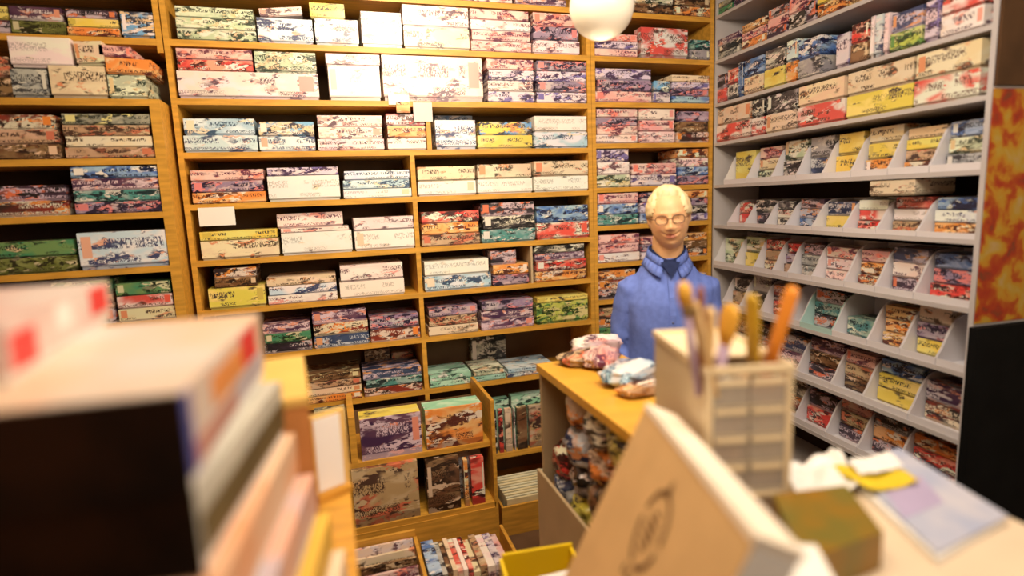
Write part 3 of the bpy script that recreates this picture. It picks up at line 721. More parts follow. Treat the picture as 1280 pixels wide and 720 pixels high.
# drawer tower
tw = empty('drawer_tower', (.778, 1.03, DT), math.radians(-14)); tag(tw, 'clear plastic tower of small drawers holding brushes on the service desk', 'organizer')
clear = bpy.data.materials.new('frosted_clear_plastic'); clear.use_nodes = True
nt = clear.node_tree; bs = nt.nodes['Principled BSDF']; bs.inputs['Base Color'].default_value = (.92, .78, .55, 1); bs.inputs['Roughness'].default_value = .25
bs.inputs['Transmission Weight'].default_value = .0
tr = nt.nodes.new('ShaderNodeBsdfTransparent'); tr.inputs[0].default_value = (.95, .88, .78, 1); mxs = nt.nodes.new('ShaderNodeMixShader'); mxs.inputs[0].default_value = .22
nt.links.new(bs.outputs[0], mxs.inputs[1]); nt.links.new(tr.outputs[0], mxs.inputs[2]); nt.links.new(mxs.outputs[0], nt.nodes['Material Output'].inputs['Surface'])
clear2 = clear.copy(); clear2.name = 'clear_drawer_plastic'; clear2.node_tree.nodes['Mix Shader'].inputs[0].default_value = .6
clear2.node_tree.nodes['Principled BSDF'].inputs['Base Color'].default_value = (.80, .76, .70, 1)
frost = mat('frosted_plastic_frame', (.92, .76, .50), .3, .5, .08, 8)
TW, TD, THH = .168, .32, .30
def tpart(n, bx, m, parent=tw):
    b = MB()
    for q in bx: b.box(*q)
    return b.build(n, m, parent)
x0, x1, y0, y1 = -TW/2, TW/2, -TD/2, TD/2
tpart('side_wall', [(x0, x0+.004, y0, y1, 0, THH)], clear); tpart('side_wall', [(x1-.004, x1, y0, y1, 0, THH)], clear)
tpart('back_wall', [(x0+.004, x1-.004, y1-.004, y1, 0, THH)], clear)
tpart('base', [(x0+.004, x1-.004, y0, y1-.004, 0, .006)], frost)
tpart('corner_post', [(x0-.001, x0+.012, y0-.002, y0+.01, 0, THH)], frost); tpart('corner_post', [(x1-.012, x1+.001, y0-.002, y0+.01, 0, THH)], frost)
tpart('top_rim', [(x0-.004, x1+.004, y0-.004, y0+.006, THH-.004, THH+.012), (x0-.004, x1+.004, y1-.006, y1+.004, THH-.004, THH+.012), (x0-.004, x0+.006, y0+.006, y1-.006, THH-.004, THH+.012), (x1-.006, x1+.004, y0+.006, y1-.006, THH-.004, THH+.012)], frost)
tpart('top_plate', [(x0+.006, x1-.006, -.055, y1-.006, THH-.002, THH+.003)], frost)
cont = [mat('drawer_contents_%s' % n, c, .6, .3, .7, 60) for n, c in (('grey', (.45, .42, .40)), ('brown', (.50, .30, .16)), ('orange', (.70, .38, .14)), ('cream', (.75, .62, .42)))]
for r in range(5):
    for cidx in range(2):
        xa = x0+.012+cidx*(TW-.024)/2; xb = xa+(TW-.024)/2-.003; za = .008+r*.057; zb = za+.053
        d = tpart('drawer', [(xa, xb, y0-.004, y0-.001, za, zb), (xa, xa+.002, y0-.001, y0+.13, za, zb-.008), (xb-.002, xb, y0-.001, y0+.13, za, zb-.008), (xa+.002, xb-.002, y0-.001, y0+.13, za, za+.002)], clear2)
        tpart('drawer_pull', [(xa+.004, xb-.004, y0-.009, y0-.004, za+.041, za+.050)], frost, d)
        tpart('drawer_contents', [(xa+.004, xb-.004, y0+.004, y0+.12, za+.003, za+.030)], cont[(r*3+cidx*2) % 4], d)
    if r: tpart('divider', [(x0+.004, x1-.004, y0, y0+.14, .003+r*.057, .006+r*.057)], frost)
# tools standing in the tower's open back
def tool(px, ptop, zt, rad, m, label, name, lean=(0, 0), shape='stick', m2=None, dy=.0):
    rad *= 1.35; root = empty(name, (0, 0, 0)); tag(root, label, 'tool', 'brushes and sticks standing in the drawer tower')
    wn = Vector((math.sin(math.radians(14)), math.cos(math.radians(14)), 0)); dr_ = ray(px, ptop)
    tw0 = Vector((.775, 1.0, 0)) + wn*(-.105+dy)
    p = CP + dr_*((tw0-CP).dot(wn)/dr_.dot(wn))
    base = Vector((p.x-lean[0], p.y-lean[1], DT+.255)); root.location = base
    t = p-base
    def pt(f): return t*f
    b = MB()
    if shape == 'stick':
        b.tube([pt(0), pt(.5), pt(.93), pt(1)], [(rad*.8, rad*.3), (rad, rad*.35), (rad*1.05, rad*.35), (rad*.6, rad*.2)], 14); b.build('blade', m, root)
    elif shape == 'brush':
        b.tube([pt(0), pt(.4), pt(.72)], [rad*.35, rad*.5, rad*.45], 12); b.build('handle', m2 or m, root)
        b = MB(); b.tube([pt(.70), pt(.80)], [rad*.55, rad*.75], 12); b.build('ferrule', M['brass'], root)
        b = MB(); b.tube([pt(.79), pt(.88), pt(.96), pt(1)], [rad*.75, rad, rad*.85, rad*.3], 12); b.build('bristles', m, root)
    elif shape == 'paddle':
        b.tube([pt(0), pt(.55)], [rad*.4, rad*.45], 12); b.build('handle', m2 or m, root)
        b = MB(); b.tube([pt(.53), pt(.70), pt(.88), pt(.97), pt(1)], [(rad*.45, rad*.3), (rad*1.0, rad*.3), (rad*1.1, rad*.3), (rad*.7, rad*.25), (rad*.3, rad*.15)], 14); b.build('blade', m, root)
    return root
yl = mat('yellow_wood', (.80, .42, .05), .45, .4, .15, 20); og = mat('orange_wood', (.78, .27, .03), .45, .4, .15, 20)
brn = mat('brown_handle', (.35, .13, .05), .4, .4, .15, 20); crm = mat('cream_wood', (.82, .58, .28), .5, .4, .12, 20); olv = mat('mustard_wood', (.62, .38, .03), .45, .4, .15, 20)
pur = mat('mauve_handle', (.45, .32, .45), .4, .4, .1, 20)
tool(854, 352, 1.60, .011, yl, 'slim brush with yellow tip and mauve handle', 'paint_brush', (-.02, .02), 'brush', pur)
tool(876, 358, 1.59, .008, brn, 'thin dark brown stick between the cream ones', 'wooden_stick', (0, .0))
tool(866, 376, 1.565, .012, crm, 'broad cream wooden stick behind the brown one', 'wooden_stick', (-.03, .03))
tool(888, 384, 1.56, .013, crm, 'cream wooden stick standing beside the brown one', 'wooden_stick', (.01, .0))
tool(915, 380, 1.56, .019, yl, 'orange-yellow paddle-ended tool with mauve handle', 'wooden_paddle', (.035, .0), 'paddle', pur)
tool(940, 368, 1.57, .014, olv, 'mustard yellow flat stick beside the paddle', 'wooden_stick', (-.01, .0))
tool(992, 358, 1.585, .013, og, 'long orange stick leaning far out of the tower', 'wooden_stick', (.05, -.02))

# ------------------------------------------------------------------ kraft carton leaning beside the desk
TL = atZ(804, 498, 1.352); TR = atZ(934, 652, 1.352); BL = Vector((.415, 1.06, .955))
ex = (TR-TL); Wk = ex.length; ex.normalize()
ez = (TL-BL); ez -= ex*ez.dot(ex); Hk = ez.length; ez.normalize()
ey = ez.cross(ex)                                    # away from the printed face
if ey.x < 0: ey = -ey
kr = empty('kraft_carton', (0, 0, 0)); tag(kr, 'tan cardboard carton with dark stamped mark leaning beside the drawer tower', 'carton')
rot = Matrix((ex, ey, ez)).transposed()
if rot.determinant() < 0: print('flip')
kr.matrix_world = Matrix.Translation(BL) @ rot.to_4x4()
b = MB(); b.box(0, Wk, 0, .068, 0, Hk-.012); b.build('box_body', M['kraft'], kr)
b = MB(); b.box(-.002, Wk+.002, -.002, .070, Hk-.012, Hk); bevel(b.build('lid', mat('pale_carton_rim', (.90, .80, .66), .6, .2, .05, 6), kr), .003, 2)
b = MB(); b.box(Wk, Wk+.002, .002, .066, 0, Hk-.014); b.build('end_flap', M['white'], kr)
# stamp: an emblem of ring, triangle and bars
ink = mat('stamp_ink', (.20, .11, .05), .8, .1, .3, 40)
b = MB()
cx_, cz_ = Wk*.50, Hk*.66
def flat(poly): 
    b.quad([(x, -.0012, z) for x, z in poly]); 
for k in range(24):
    if k % 6 == 5: continue
    a0, a1 = 2*math.pi*k/24, 2*math.pi*(k+1)/24
    flat([(cx_+.052*math.cos(a0), cz_+.074*math.sin(a0)), (cx_+.052*math.cos(a1), cz_+.074*math.sin(a1)), (cx_+.042*math.cos(a1), cz_+.064*math.sin(a1)), (cx_+.042*math.cos(a0), cz_+.064*math.sin(a0))])
for k in range(5):
    z = cz_+.03-.016*k; hw = [.012, .022, .026, .020, .012][k]
    flat([(cx_-hw, z-.005), (cx_+hw*.8, z-.005), (cx_+hw*.6, z+.004), (cx_-hw*.7, z+.003)])
flat([(cx_-.012, cz_+.062), (cx_+.014, cz_+.064), (cx_+.001, cz_+.098)])
for k in range(4):
    flat([(cx_-.03+.018*k, cz_-.10), (cx_-.02+.018*k, cz_-.10), (cx_-.022+.018*k, cz_-.082), (cx_-.028+.018*k, cz_-.082)])
b.build('logo', ink, kr)
st = MB(); st.box(.36, .69, .42, 1.12, 0, .90); o = bevel(st.build('wooden_crate', M['wood']), .004, 2); tag(o, 'wooden crate under the leaning tan carton', 'crate')

# ------------------------------------------------------------------ papers on the desk
def sheet(name, pts, z, th, m, label, cat='magazine', pal=None, droop=0):
    c = [atZ(x, y, z+th) for x, y in pts]; o0 = sum(c, Vector())/len(c)
    b = MB(); b.prism([(q.x-o0.x, q.y-o0.y) for q in c], 0, th, axis='z')
    o = b.build(name, m); o.location = (o0.x, o0.y, z); tag(o, label, cat)
    if pal: inks(o, pal, .3, .3, -1)
    bevel(o, min(.002, th*.3), 2)
    return o
lilac = mat('pale_blue_cover', (.36, .40, .55), .4, .3, .30, 9, col2=(.50, .50, .58))
sheet('catalogue', [(1052, 588), (1120, 566), (1256, 648), (1172, 698)], DT, .014, M['white'], 'thick white catalogue under the pale blue brochure on desk')
o = sheet('brochure', [(1056, 580), (1124, 560), (1260, 644), (1172, 690)], DT+.0145, .006, lilac, 'pale blue and lilac brochure lying on the white catalogue')
q = o.location; 
for nm, pts, c, lb in [('panel_print', [(1100, 606), (1150, 594), (1180, 628), (1130, 648)], (.42, .36, .55), 'mauve printed panel')]:
    cc = [atZ(x, y, DT+.0209) for x, y in pts]
    b = MB(); b.prism([(v.x-q.x, v.y-q.y) for v in cc], .0062, .0068, axis='z'); p_ = b.build(nm, mat('brochure_'+lb.split()[0], c, .4, .3, .08, 9), o); p_['label'] = lb
ylp = mat('yellow_leaflet', (.78, .58, .03), .4, .4, .15, 12)
def curl(name, pts, z, m, label, amp, cat='paper', n=18, sd=0):
    A, B_, C_, D_ = [atZ(x, y, z+.01) for x, y in pts]; o0 = (A+B_+C_+D_)/4; b = MB(); g = []
    for i in range(n+1):
        r_ = []
        for j in range(n+1):
            u, v = i/n, j/n
            p = (A*(1-u)+B_*u)*(1-v)+(D_*(1-u)+C_*u)*v
            hz = abs(noise.noise(Vector((u*2.3+sd, v*2.3, sd))))*amp + amp*.15 + amp*.5*(u-.5)**2*4
            r_.append((p.x-o0.x, p.y-o0.y, hz))
        g.append(r_)
    for i in range(n):
        for j in range(n): b.quad([g[i][j], g[i+1][j], g[i+1][j+1], g[i][j+1]], smooth=True)
    o = b.build(name, m); o.location = (o0.x, o0.y, z); tag(o, label, cat)
    bm = bmesh.new(); bm.from_mesh(o.data); bmesh.ops.remove_doubles(bm, verts=bm.verts, dist=1e-5); bm.to_mesh(o.data); bm.free()
    s = o.modifiers.new('thick', 'SOLIDIFY'); s.thickness = .0012; s.offset = 1
    return o
curl('leaflet', [(1036, 582), (1095, 572), (1150, 600), (1092, 612)], DT+.022, ylp, 'bright yellow leaflet lying across the pale blue brochure', .012, sd=4)
curl('paper_sheet', [(975, 590), (1040, 566), (1075, 612), (1000, 632)], DT+.001, M['white'], 'crumpled white paper beside the drawer tower', .035, sd=2)
curl('paper_sheet', [(1060, 572), (1110, 562), (1130, 580), (1075, 590)], DT+.036, M['white'], 'small white slip tucked over the brochure corner', .008, sd=7)
# olive bag with orange contents
ob = sheet('olive_box', [(966, 618), (1058, 606), (1104, 664), (1008, 700)], DT, .068, mat('olive_wrapper', (.16, .13, .02), .3, .4, .7, 10, col2=(.26, .13, .01)), 'olive green wrapped box with orange print on the desk', 'box')
q = atZ(978, 716, DT+.06)
wb = MB(); wb.box(-.05, .05, -.06, .06, 0, .075); o = bevel(wb.build('white_carton', M['white']), .006, 3); o.location = (q.x+.01, q.y-.01, DT+.001); o.rotation_euler = (0, 0, -.5); tag(o, 'small white carton beside the olive bag on the desk', 'box')

# ------------------------------------------------------------------ near stack of big kit boxes
def big_box(name, fr_, nr, w_, h, z, pal, label, lidc=None, end=None, red=()):
    """fr_, nr: far and near top corners of the face turned to the aisle"""
    fr_, nr = Vector(fr_), Vector(nr); L_ = (fr_-nr).length; ang = math.atan2(fr_.y-nr.y, fr_.x-nr.x)
    root = empty(name, (nr.x, nr.y, z), ang); tag(root, label, 'box', 'big kit boxes stacked beside the camera')
    # local x runs away along the face, local y to the left; the aisle face is y=0
    t = .003
    b = MB(); b.box(0, L_, 0, w_, h*.18, h); o = b.build('lid', M['art'] if not lidc else lidc, root); inks(o, pal, L_, h); bevel(o, .003, 2)
    if end:
        b = MB(); b.box(-.0015, 0, 0, w_, 0, h-.002); o = b.build('shaded_end_print', end, root); o['label'] = 'end of the lid, dark print deepened with painted shade'  # end sheet: dark print plus the unlit side's shade as colour
    b = MB(); b.box(t, L_-t, t, w_-t, 0, h*.18); b.build('tray', M['white'], root)
    for (a, c, z0, z1, m, lb) in red:
        b = MB(); b.box(a*L_, c*L_, -.0012, .0, h*.18+z0*h*.8, h*.18+z1*h*.8); o = b.build('label_patch', m, root); o['label'] = lb
    return root
redm = mat('red_print', (.78, .03, .03), .4, .3, .1, 10); orm = mat('orange_print', (.80, .30, .08), .4, .3, .1, 10)
whm = mat('white_lid_card', (.66, .60, .56), .4, .4, .12, 4, col2=(.70, .50, .36)); pkm = mat('pink_lid_card', (.70, .46, .42), .4, .4, .2, 8, col2=(.72, .62, .58))
shade_end = mat('black_shaded_end', (.006, .004, .003), .6, .15, .8, 6, col2=(.035, .012, .005)); grm = mat('grey_green_lid', (.60, .58, .50), .45, .3, .2, 5)  # black ends combine dark print with painted shade of the unlit side
lilp = mat('dusty_pink_print', (.55, .25, .20), .4, .3, .2, 10); lilg = mat('lilac_grey_print', (.52, .46, .52), .4, .3, .2, 10)
blu = mat('blue_print', (.08, .10, .40), .4, .3, .1, 8)
far1 = atZ(324, 392, 1.60); nr1 = atZ(226, 490, 1.60)
bb = big_box('big_kit_box', far1, nr1, .36, .112, 1.488, 'wp', 'huge white kit box with red patch, its shade-blackened end print facing the camera', whm, shade_end,
        [(.62, .86, .42, .95, redm, 'red patch'), (.24, .62, .42, .84, orm, 'orange printed stripe'), (.06, .50, .0, .30, lilp, 'dusty pink printed area'), (.50, .95, .0, .36, lilg, 'lilac grey printed area'), (0, .05, 0, 1, blu, 'dark blue corner strip')])
f0 = atZ(141, 400, 1.601); n0 = atZ(14, 482, 1.601)
big_box('big_kit_box', f0, n0, .30, .068, 1.601, 'wp', 'pink and white kit box with red corners lying on the huge one', pkm, None,
        [(.03, .20, .0, .75, redm, 'red square'), (.74, .95, .25, .95, redm, 'red square'), (.38, .52, .35, .9, M['white'], 'white spot')])
far2 = Vector((-.104, 1.03)); near2 = Vector((-.163, .636))
def lower(k, fx, nx, fy, ny, h, zt_, pal, lab, lid, red=()):
    return big_box('big_kit_box', (fx, fy, 0), (nx, ny, 0), .36, h, zt_-h, pal, lab, lid, shade_end, red)
pinkor = mat('salmon_lid', (.76, .34, .16), .45, .3, .25, 6, col2=(.72, .50, .34)); lav = mat('lavender_grey_lid', (.46, .42, .50), .45, .3, .35, 8, col2=(.70, .40, .30))
yelm = mat('yellow_lid', (.80, .50, .08), .45, .3, .15, 6); crml = mat('cream_lid', (.78, .62, .44), .45, .3, .1, 6)
oliv = mat('olive_print', (.16, .12, .05), .45, .3, .4, 9)
lower(2, -.100, -.158, 1.04, .652, .098, 1.486, 'gg', 'grey lidded big box with olive side, second down from the huge one', grm, [(.02, .99, .0, .62, oliv, 'olive printed band')])
lower(3, -.086, -.142, 1.05, .64, .085, 1.386, 'or', 'salmon and orange big box, third down in the near pile', pinkor)
lower(4, -.062, -.125, 1.06, .62, .085, 1.30, 'pu', 'lavender grey big box, fourth down in the near pile', lav)
lower(5, -.040, -.105, 1.07, .60, .085, 1.214, 'ye', 'yellow big box, fifth down in the near pile', yelm)
lower(6, -.020, -.085, 1.08, .60, .088, 1.128, 'cr', 'cream big box, lowest in the near pile', crml)
# kraft box behind the pile
kb = empty('kraft_box', (-.065, 1.16, 1.04), math.radians(4)); tag(kb, 'yellowish kraft box standing behind the near pile of big boxes', 'box')
b = MB(); b.box(-.26, .0, -.08, .24, 0, .385); bevel(b.build('box_body', mat('orange_kraft', (.62, .26, .08), .6, .2, .12, 6), kb), .003, 2)
b = MB(); b.box(-.262, .002, -.082, .242, .385, .40); bevel(b.build('lid', mat('yellow_kraft', (.78, .50, .14), .6, .2, .08, 6), kb), .003, 2)
# display table carrying all that
tb = empty('display_table', (-.35, .9, 0)); tag(tb, 'wooden display table under the near pile of big boxes', 'table')
b = MB(); b.box(-.45, .35, -.42, .62, 1.01, 1.04); bevel(b.build('table_top', M['wood'], tb), .003, 2)
for sx in (-.42, .29):
    for sy in (-.39, .58):
        b = MB(); b.box(sx, sx+.05, sy, sy+.05, 0, 1.01); b.build('leg', M['wood'], tb)
# white sign holder
sg = empty('sign_holder', (-.040, 1.475, 1.04), math.radians(26)); tag(sg, 'bright white card in a yellow wooden frame at the table end', 'sign')
b = MB(); b.box(-.045, .047, 0, .02, .02, .225); bevel(b.build('frame', mat('yellow_frame', (.80, .52, .16), .5, .3, .08, 8), sg), .003, 2)
b = MB(); b.box(-.040, .030, -.002, .0, .028, .218); b.build('card', mat('bright_card', (.95, .94, .92), .6, .3, .02, 6), sg)
b = MB(); b.box(-.045, .047, -.01, .04, 0, .02); b.build('foot', M['wood'], sg)

# ------------------------------------------------------------------ low trolley of books and yellow tub, bottom of the view
def bx(name, x0, x1, y0, y1, z0, z1, m, parent): 
    b = MB(); b.box(x0, x1, y0, y1, z0, z1); return bevel(b.build(name, m, parent), .002, 1)
bk = empty('book_crate', (.31, 2.25, 0)); tag(bk, 'low open wooden crate of books in front of display cabinet', 'crate')
CRZ = .13
bx('base_board', -.36, .36, -.2, .2, 0, CRZ, M['wood'], bk); bx('back_board', -.36, -.05, .185, .2, CRZ, .33, M['wood'], bk)
bx('side_board', -.06, -.045, -.2, .185, CRZ, .30, M['wood'], bk); bx('side_board', .345, .36, -.2, .2, CRZ, .26, M['wood'], bk); bx('side_board', -.36, -.345, -.2, .185, CRZ, .29, M['wood'], bk)
for i, (p, hh_, yy) in enumerate([('wp', .175, .15), ('cr', .16, .10), ('br', .15, .05), ('pk', .14, 0.0), ('wp', .125, -.05), ('cr', .115, -.10)]):
    b = MB(); b.box(-.135, .135, -.008, .008, 0, hh_); o = b.build('book', M['art']); inks(o, p, .27, hh_, -1); o.location = (.31-.2, 2.25+yy, CRZ+.001); o.rotation_euler = (-.12, 0, 0)
    tag(o, '%s covered book, %s from the back of the book crate' % (PAL[p][0], ORD[i]), 'book', 'books standing face out in the crate')
x = -.035
for i, (p, t_, hh_) in enumerate([('bl', .055, .165), ('gy', .022, .15), ('br', .02, .15), ('cr', .02, .16), ('rw', .025, .15), ('wh', .02, .15), ('rd', .022, .15), ('cr', .03, .13), ('tn', .03, .15), ('wp', .035, .14), ('pw', .035, .14), ('pk', .03, .13)]):
    b = MB(); b.box(0, t_-.002, -.12, .12, 0, hh_); o = b.build('book', M['art']); inks(o, p, t_, hh_, -1); o.location = (.31+x, 2.25+.02, CRZ+.001)
    tag(o, '%s book spine, %s along the row in the book crate' % (PAL[p][0], ORD[i]), 'book', 'books in a row in the crate'); x += t_
tub = empty('yellow_tub', (.80, 1.80, 0), math.radians(8)); tag(tub, 'bright yellow open tub holding a white card beside the island', 'tub')
ytm = mat('yellow_plastic', (.86, .60, .01), .35, .5, .05, 5)
bx('front_wall', -.16, .06, -.12, -.11, 0, .70, ytm, tub); bx('back_wall', -.16, .06, .11, .12, 0, .725, ytm, tub)
for o in list(tub.children): o.location.x = .06
bx('side_wall', -.11, -.10, -.11, .11, 0, .715, ytm, tub); bx('side_wall', .11, .12, -.11, .11, 0, .715, ytm, tub); bx('floor_panel', -.10, .11, -.11, .11, 0, .01, ytm, tub)
tub.location = (.505, 1.42, 0); tub.rotation_euler = (0, 0, math.radians(-6))
inn = MB(); inn.box(-.05, .05, -.04, .04, 0, .69); o = inn.build('white_carton', M['white']); o.location = (.545, 1.40, .011); tag(o, 'white carton standing inside the yellow tub', 'box')

# ------------------------------------------------------------------ pendant globe
g = empty('globe_pendant', (1.062, 2.114, 2.493)); tag(g, 'round opal glass globe lamp hanging from the ceiling', 'lamp')
prof = [(.122*math.sin(a), -.122*math.cos(a)) for a in [math.pi*i/28 for i in range(28)]]+[(.035, .117)]
prof[0] = (.0005, -.122)
b = MB(); b.lathe(prof, 48); b.build('globe_shade', M['globe'], g)
b = MB(); b.lathe([(.0, .112), (.045, .112), (.045, .14), (.03, .16), (.01, .165), (0, .165)], 24); b.build('cap', M['brass'], g)
b = MB(); b.tube([(0, 0, .16), (0, 0, .64)], .006, 10); b.build('stem', M['brass'], g)
b = MB(); b.lathe([(0, .63), (.05, .63), (.045, .655), (0, .656)], 24); b.build('ceiling_rose', M['brass'], g)
pl = bpy.data.lights.new('globe_bulb', 'POINT'); pl.energy = 2; pl.color = WARM; pl.shadow_soft_size = .12
po = bpy.data.objects.new('globe_bulb', pl); COL.objects.link(po); po.parent = g; po.location = (0, 0, -.16)
# ------------------------------------------------------------------ shopkeeper
def baked(o, mods):
    """apply modifiers so the result is one plain mesh"""
    for t, kw in mods:
        md = o.modifiers.new(t.lower(), t)
        for k_, v_ in kw.items(): setattr(md, k_, v_)
    dg = bpy.context.evaluated_depsgraph_get(); dg.update()
    me = bpy.data.meshes.new_from_object(o.evaluated_get(dg)); o.modifiers.clear(); o.data = me
    for p_ in me.polygons: p_.use_smooth = True
    return o
def g2(x, z, cx, cz, sx, sz): return math.exp(-((x-cx)/sx)**2-((z-cz)/sz)**2)
def head_pt(d, off=0.0):
    """surface of the head along direction d; face towards -y, centre between the ears"""
    x, y, z = d
    a, b_, c_ = .080+off, .098+off, .127+off
    k = 1/math.sqrt((x/a)**2+(y/b_)**2+(z/c_)**2)
    p = Vector((x*k, y*k, z*k))
    if p.z < 0:                                   # jaw narrows to the chin
        t = min(1, -p.z/.12)
        p.x *= 1-.10*t**1.5
        p.y = p.y*(1-.10*t) - .010*t if p.y < 0 else p.y*(1-.30*t)
    if p.z > 0: p.x *= 1+.07*math.sin(min(1, p.z/.11)*math.pi*.75)
    if p.z > .02: p.y *= 1+.05*min(1, (p.z-.02)/.08)
    if p.y < 0 and off == 0.0:                    # features
        f = min(1, -d.y*1.4); X, Z = p.x, p.z
        dy = 0
        dy -= .020*g2(X, Z, 0, -.034, .0125, .013)+.012*g2(X, Z, 0, -.012, .008, .022)     # nose
        dy -= .007*(g2(X, Z, .013, -.038, .008, .008)+g2(X, Z, -.013, -.038, .008, .008))
        dy += .010*(g2(X, Z, .031, .004, .017, .012)+g2(X, Z, -.031, .004, .017, .012))    # sockets
        dy -= .005*(g2(X, Z, .030, .024, .022, .009)+g2(X, Z, -.030, .024, .022, .009))    # brows
        dy -= .007*(g2(X, Z, .040, -.034, .018, .018)+g2(X, Z, -.040, -.034, .018, .018))  # smiling cheeks
        zm = -.064+.008*(X/.026)**2                                                      # mouth, corners up
        w_ = math.exp(-(X/.033)**4)
        dy -= .0055*w_*math.exp(-((Z-zm-.006)/.005)**2)+.006*w_*math.exp(-((Z-zm+.008)/.006)**2)
        dy += .009*w_*math.exp(-((Z-zm)/.0034)**2)
        dy -= .009*g2(X, Z, 0, -.102, .022, .014)                                         # chin
        dy += .004*g2(X, Z, 0, -.086, .020, .006)
        dy += .0035*(g2(X, Z, .030, -.052, .006, .016)+g2(X, Z, -.030, -.052, .006, .016)) # smile folds
        p.y += dy*f
    return p
SK = Vector((1.362, 2.13, 0)); SROT = math.radians(-24)
man = empty('person', SK, SROT); tag(man, 'smiling white-haired person in glasses and blue shirt standing behind the island', 'person')
HC = Vector((0, -.035, 1.676)); HROT = Matrix.Rotation(math.radians(-6), 3, 'Z') @ Matrix.Rotation(math.radians(-4), 3, 'Y')
def hp(p): return HROT @ Vector(p) + HC
mb = MB()
NU, NV = 120, 90
pts = []
for j in range(NV+1):
    th = math.pi*j/NV
    for i in range(NU):
        ph = 2*math.pi*i/NU
        d = Vector((math.sin(th)*math.sin(ph), -math.sin(th)*math.cos(ph), math.cos(th)))
        pts.append(tuple(hp(head_pt(d))))
base = len(mb.v); mb.v += pts
for j in range(NV):
    for i in range(NU):
        i2 = (i+1) % NU
        mb.f.append((base+j*NU+i, base+(j+1)*NU+i, base+(j+1)*NU+i2, base+j*NU+i2)); mb.uv.append([(0, 0)]*4); mb.mi.append(0); mb.sm.append(True)
for s in (-1, 1):                                  # ears
    mb.tube([hp((s*.070, .004, .018)), hp((s*.079, .014, .012)), hp((s*.080, .012, -.012)), hp((s*.071, .002, -.030))], [(.010, .006), (.016, .008), (.013, .007), (.007, .005)], 16)
# neck, trunk, limbs
mb.tube([(0, .02, 1.44), (0, .005, 1.52), (0, -.012, 1.60), (0, -.015, 1.66)], [(.072, .078), (.063, .066), (.061, .063), (.055, .055)], 28)
def ringbody(b, rings, seg=40):
    """rings: (z, cx, cy, rx, ry)"""
    base = len(b.v); n = len(rings)
    for z, cx, cy, rx, ry_ in rings:
        for k in range(seg):
            a = 2*math.pi*k/seg; ca, sa = math.cos(a), math.sin(a); e = .86
            b.v.append((cx+rx*abs(ca)**e*math.copysign(1, ca), cy+ry_*abs(sa)**e*math.copysign(1, sa), z))
    for i in range(n-1):
        for k in range(seg):
            k2 = (k+1) % seg
            b.f.append((base+i*seg+k, base+i*seg+k2, base+(i+1)*seg+k2, base+(i+1)*seg+k)); b.uv.append([(0, 0)]*4); b.mi.append(0); b.sm.append(True)
    b.f.append(tuple(base+k for k in range(seg))[::-1]); b.uv.append([(0, 0)]*seg); b.mi.append(0); b.sm.append(False)
    b.f.append(tuple(base+(n-1)*seg+k for k in range(seg))); b.uv.append([(0, 0)]*seg); b.mi.append(0); b.sm.append(False)
ringbody(mb, [(.90, 0, .01, .145, .105), (1.0, 0, .01, .150, .105), (1.12, 0, 0, .145, .105), (1.28, 0, 0, .150, .105), (1.38, 0, .005, .135, .09), (1.45, 0, .01, .10, .065), (1.50, 0, .015, .075, .06)])
SH = {s: [(s*.150, .01, 1.375), (s*.174, .02, 1.25), (s*.190, .03, 1.13), (s*.195, -.01, 1.01), (s*.200, -.06, .90)] for s in (-1, 1)}
for s in (-1, 1):
    mb.tube([(s*.10, .01, 1.40)]+SH[s], [.045, .046, .042, .037, .034, .026], 20)
    W_ = Vector((s*.200, -.06, .90))               # hand: palm, four fingers, thumb
    mb.tube([W_+Vector((0, .004, .02)), W_+Vector((0, -.012, -.03)), W_+Vector((0, -.02, -.085))], [(.024, .020), (.036, .016), (.040, .013)], 18)
    for q, (dy, L_) in enumerate([(-.028, .068), (-.010, .078), (.009, .074), (.027, .058)]):
        k0 = W_+Vector((0, -.018+dy, -.080)); 
        mb.tube([k0, k0+Vector((-s*.004, -.004, -L_*.45)), k0+Vector((-s*.016, -.004, -L_*.78)), k0+Vector((-s*.030, -.002, -L_))], [.0098, .009, .0082, .0065], 12)
    k0 = W_+Vector((-s*.008, -.034, -.030))
    mb.tube([k0, k0+Vector((-s*.010, -.028, -.026)), k0+Vector((-s*.014, -.036, -.052)), k0+Vector((-s*.016, -.036, -.066))], [.013, .011, .0095, .007], 12)
    mb.tube([(s*.085, .01, .95), (s*.10, .0, .72), (s*.105, .0, .50), (s*.108, .02, .30), (s*.11, .03, .10), (s*.11, .03, .05)], [.085, .075, .055, .052, .036, .034], 20)
    mb.tube([(s*.11, .05, .045), (s*.112, -.03, .04), (s*.12, -.12, .03), (s*.122, -.17, .025)], [(.034, .034), (.036, .034), (.044, .024), (.03, .018)], 16)
skin = mat('skin', (.84, .49, .25), .45, .4, .10, 30)
nt = skin.node_tree; bs = nt.nodes['Principled BSDF']; bs.inputs['Subsurface Weight'].default_value = .08; bs.inputs['Subsurface Radius'].default_value = (.012, .005, .003)
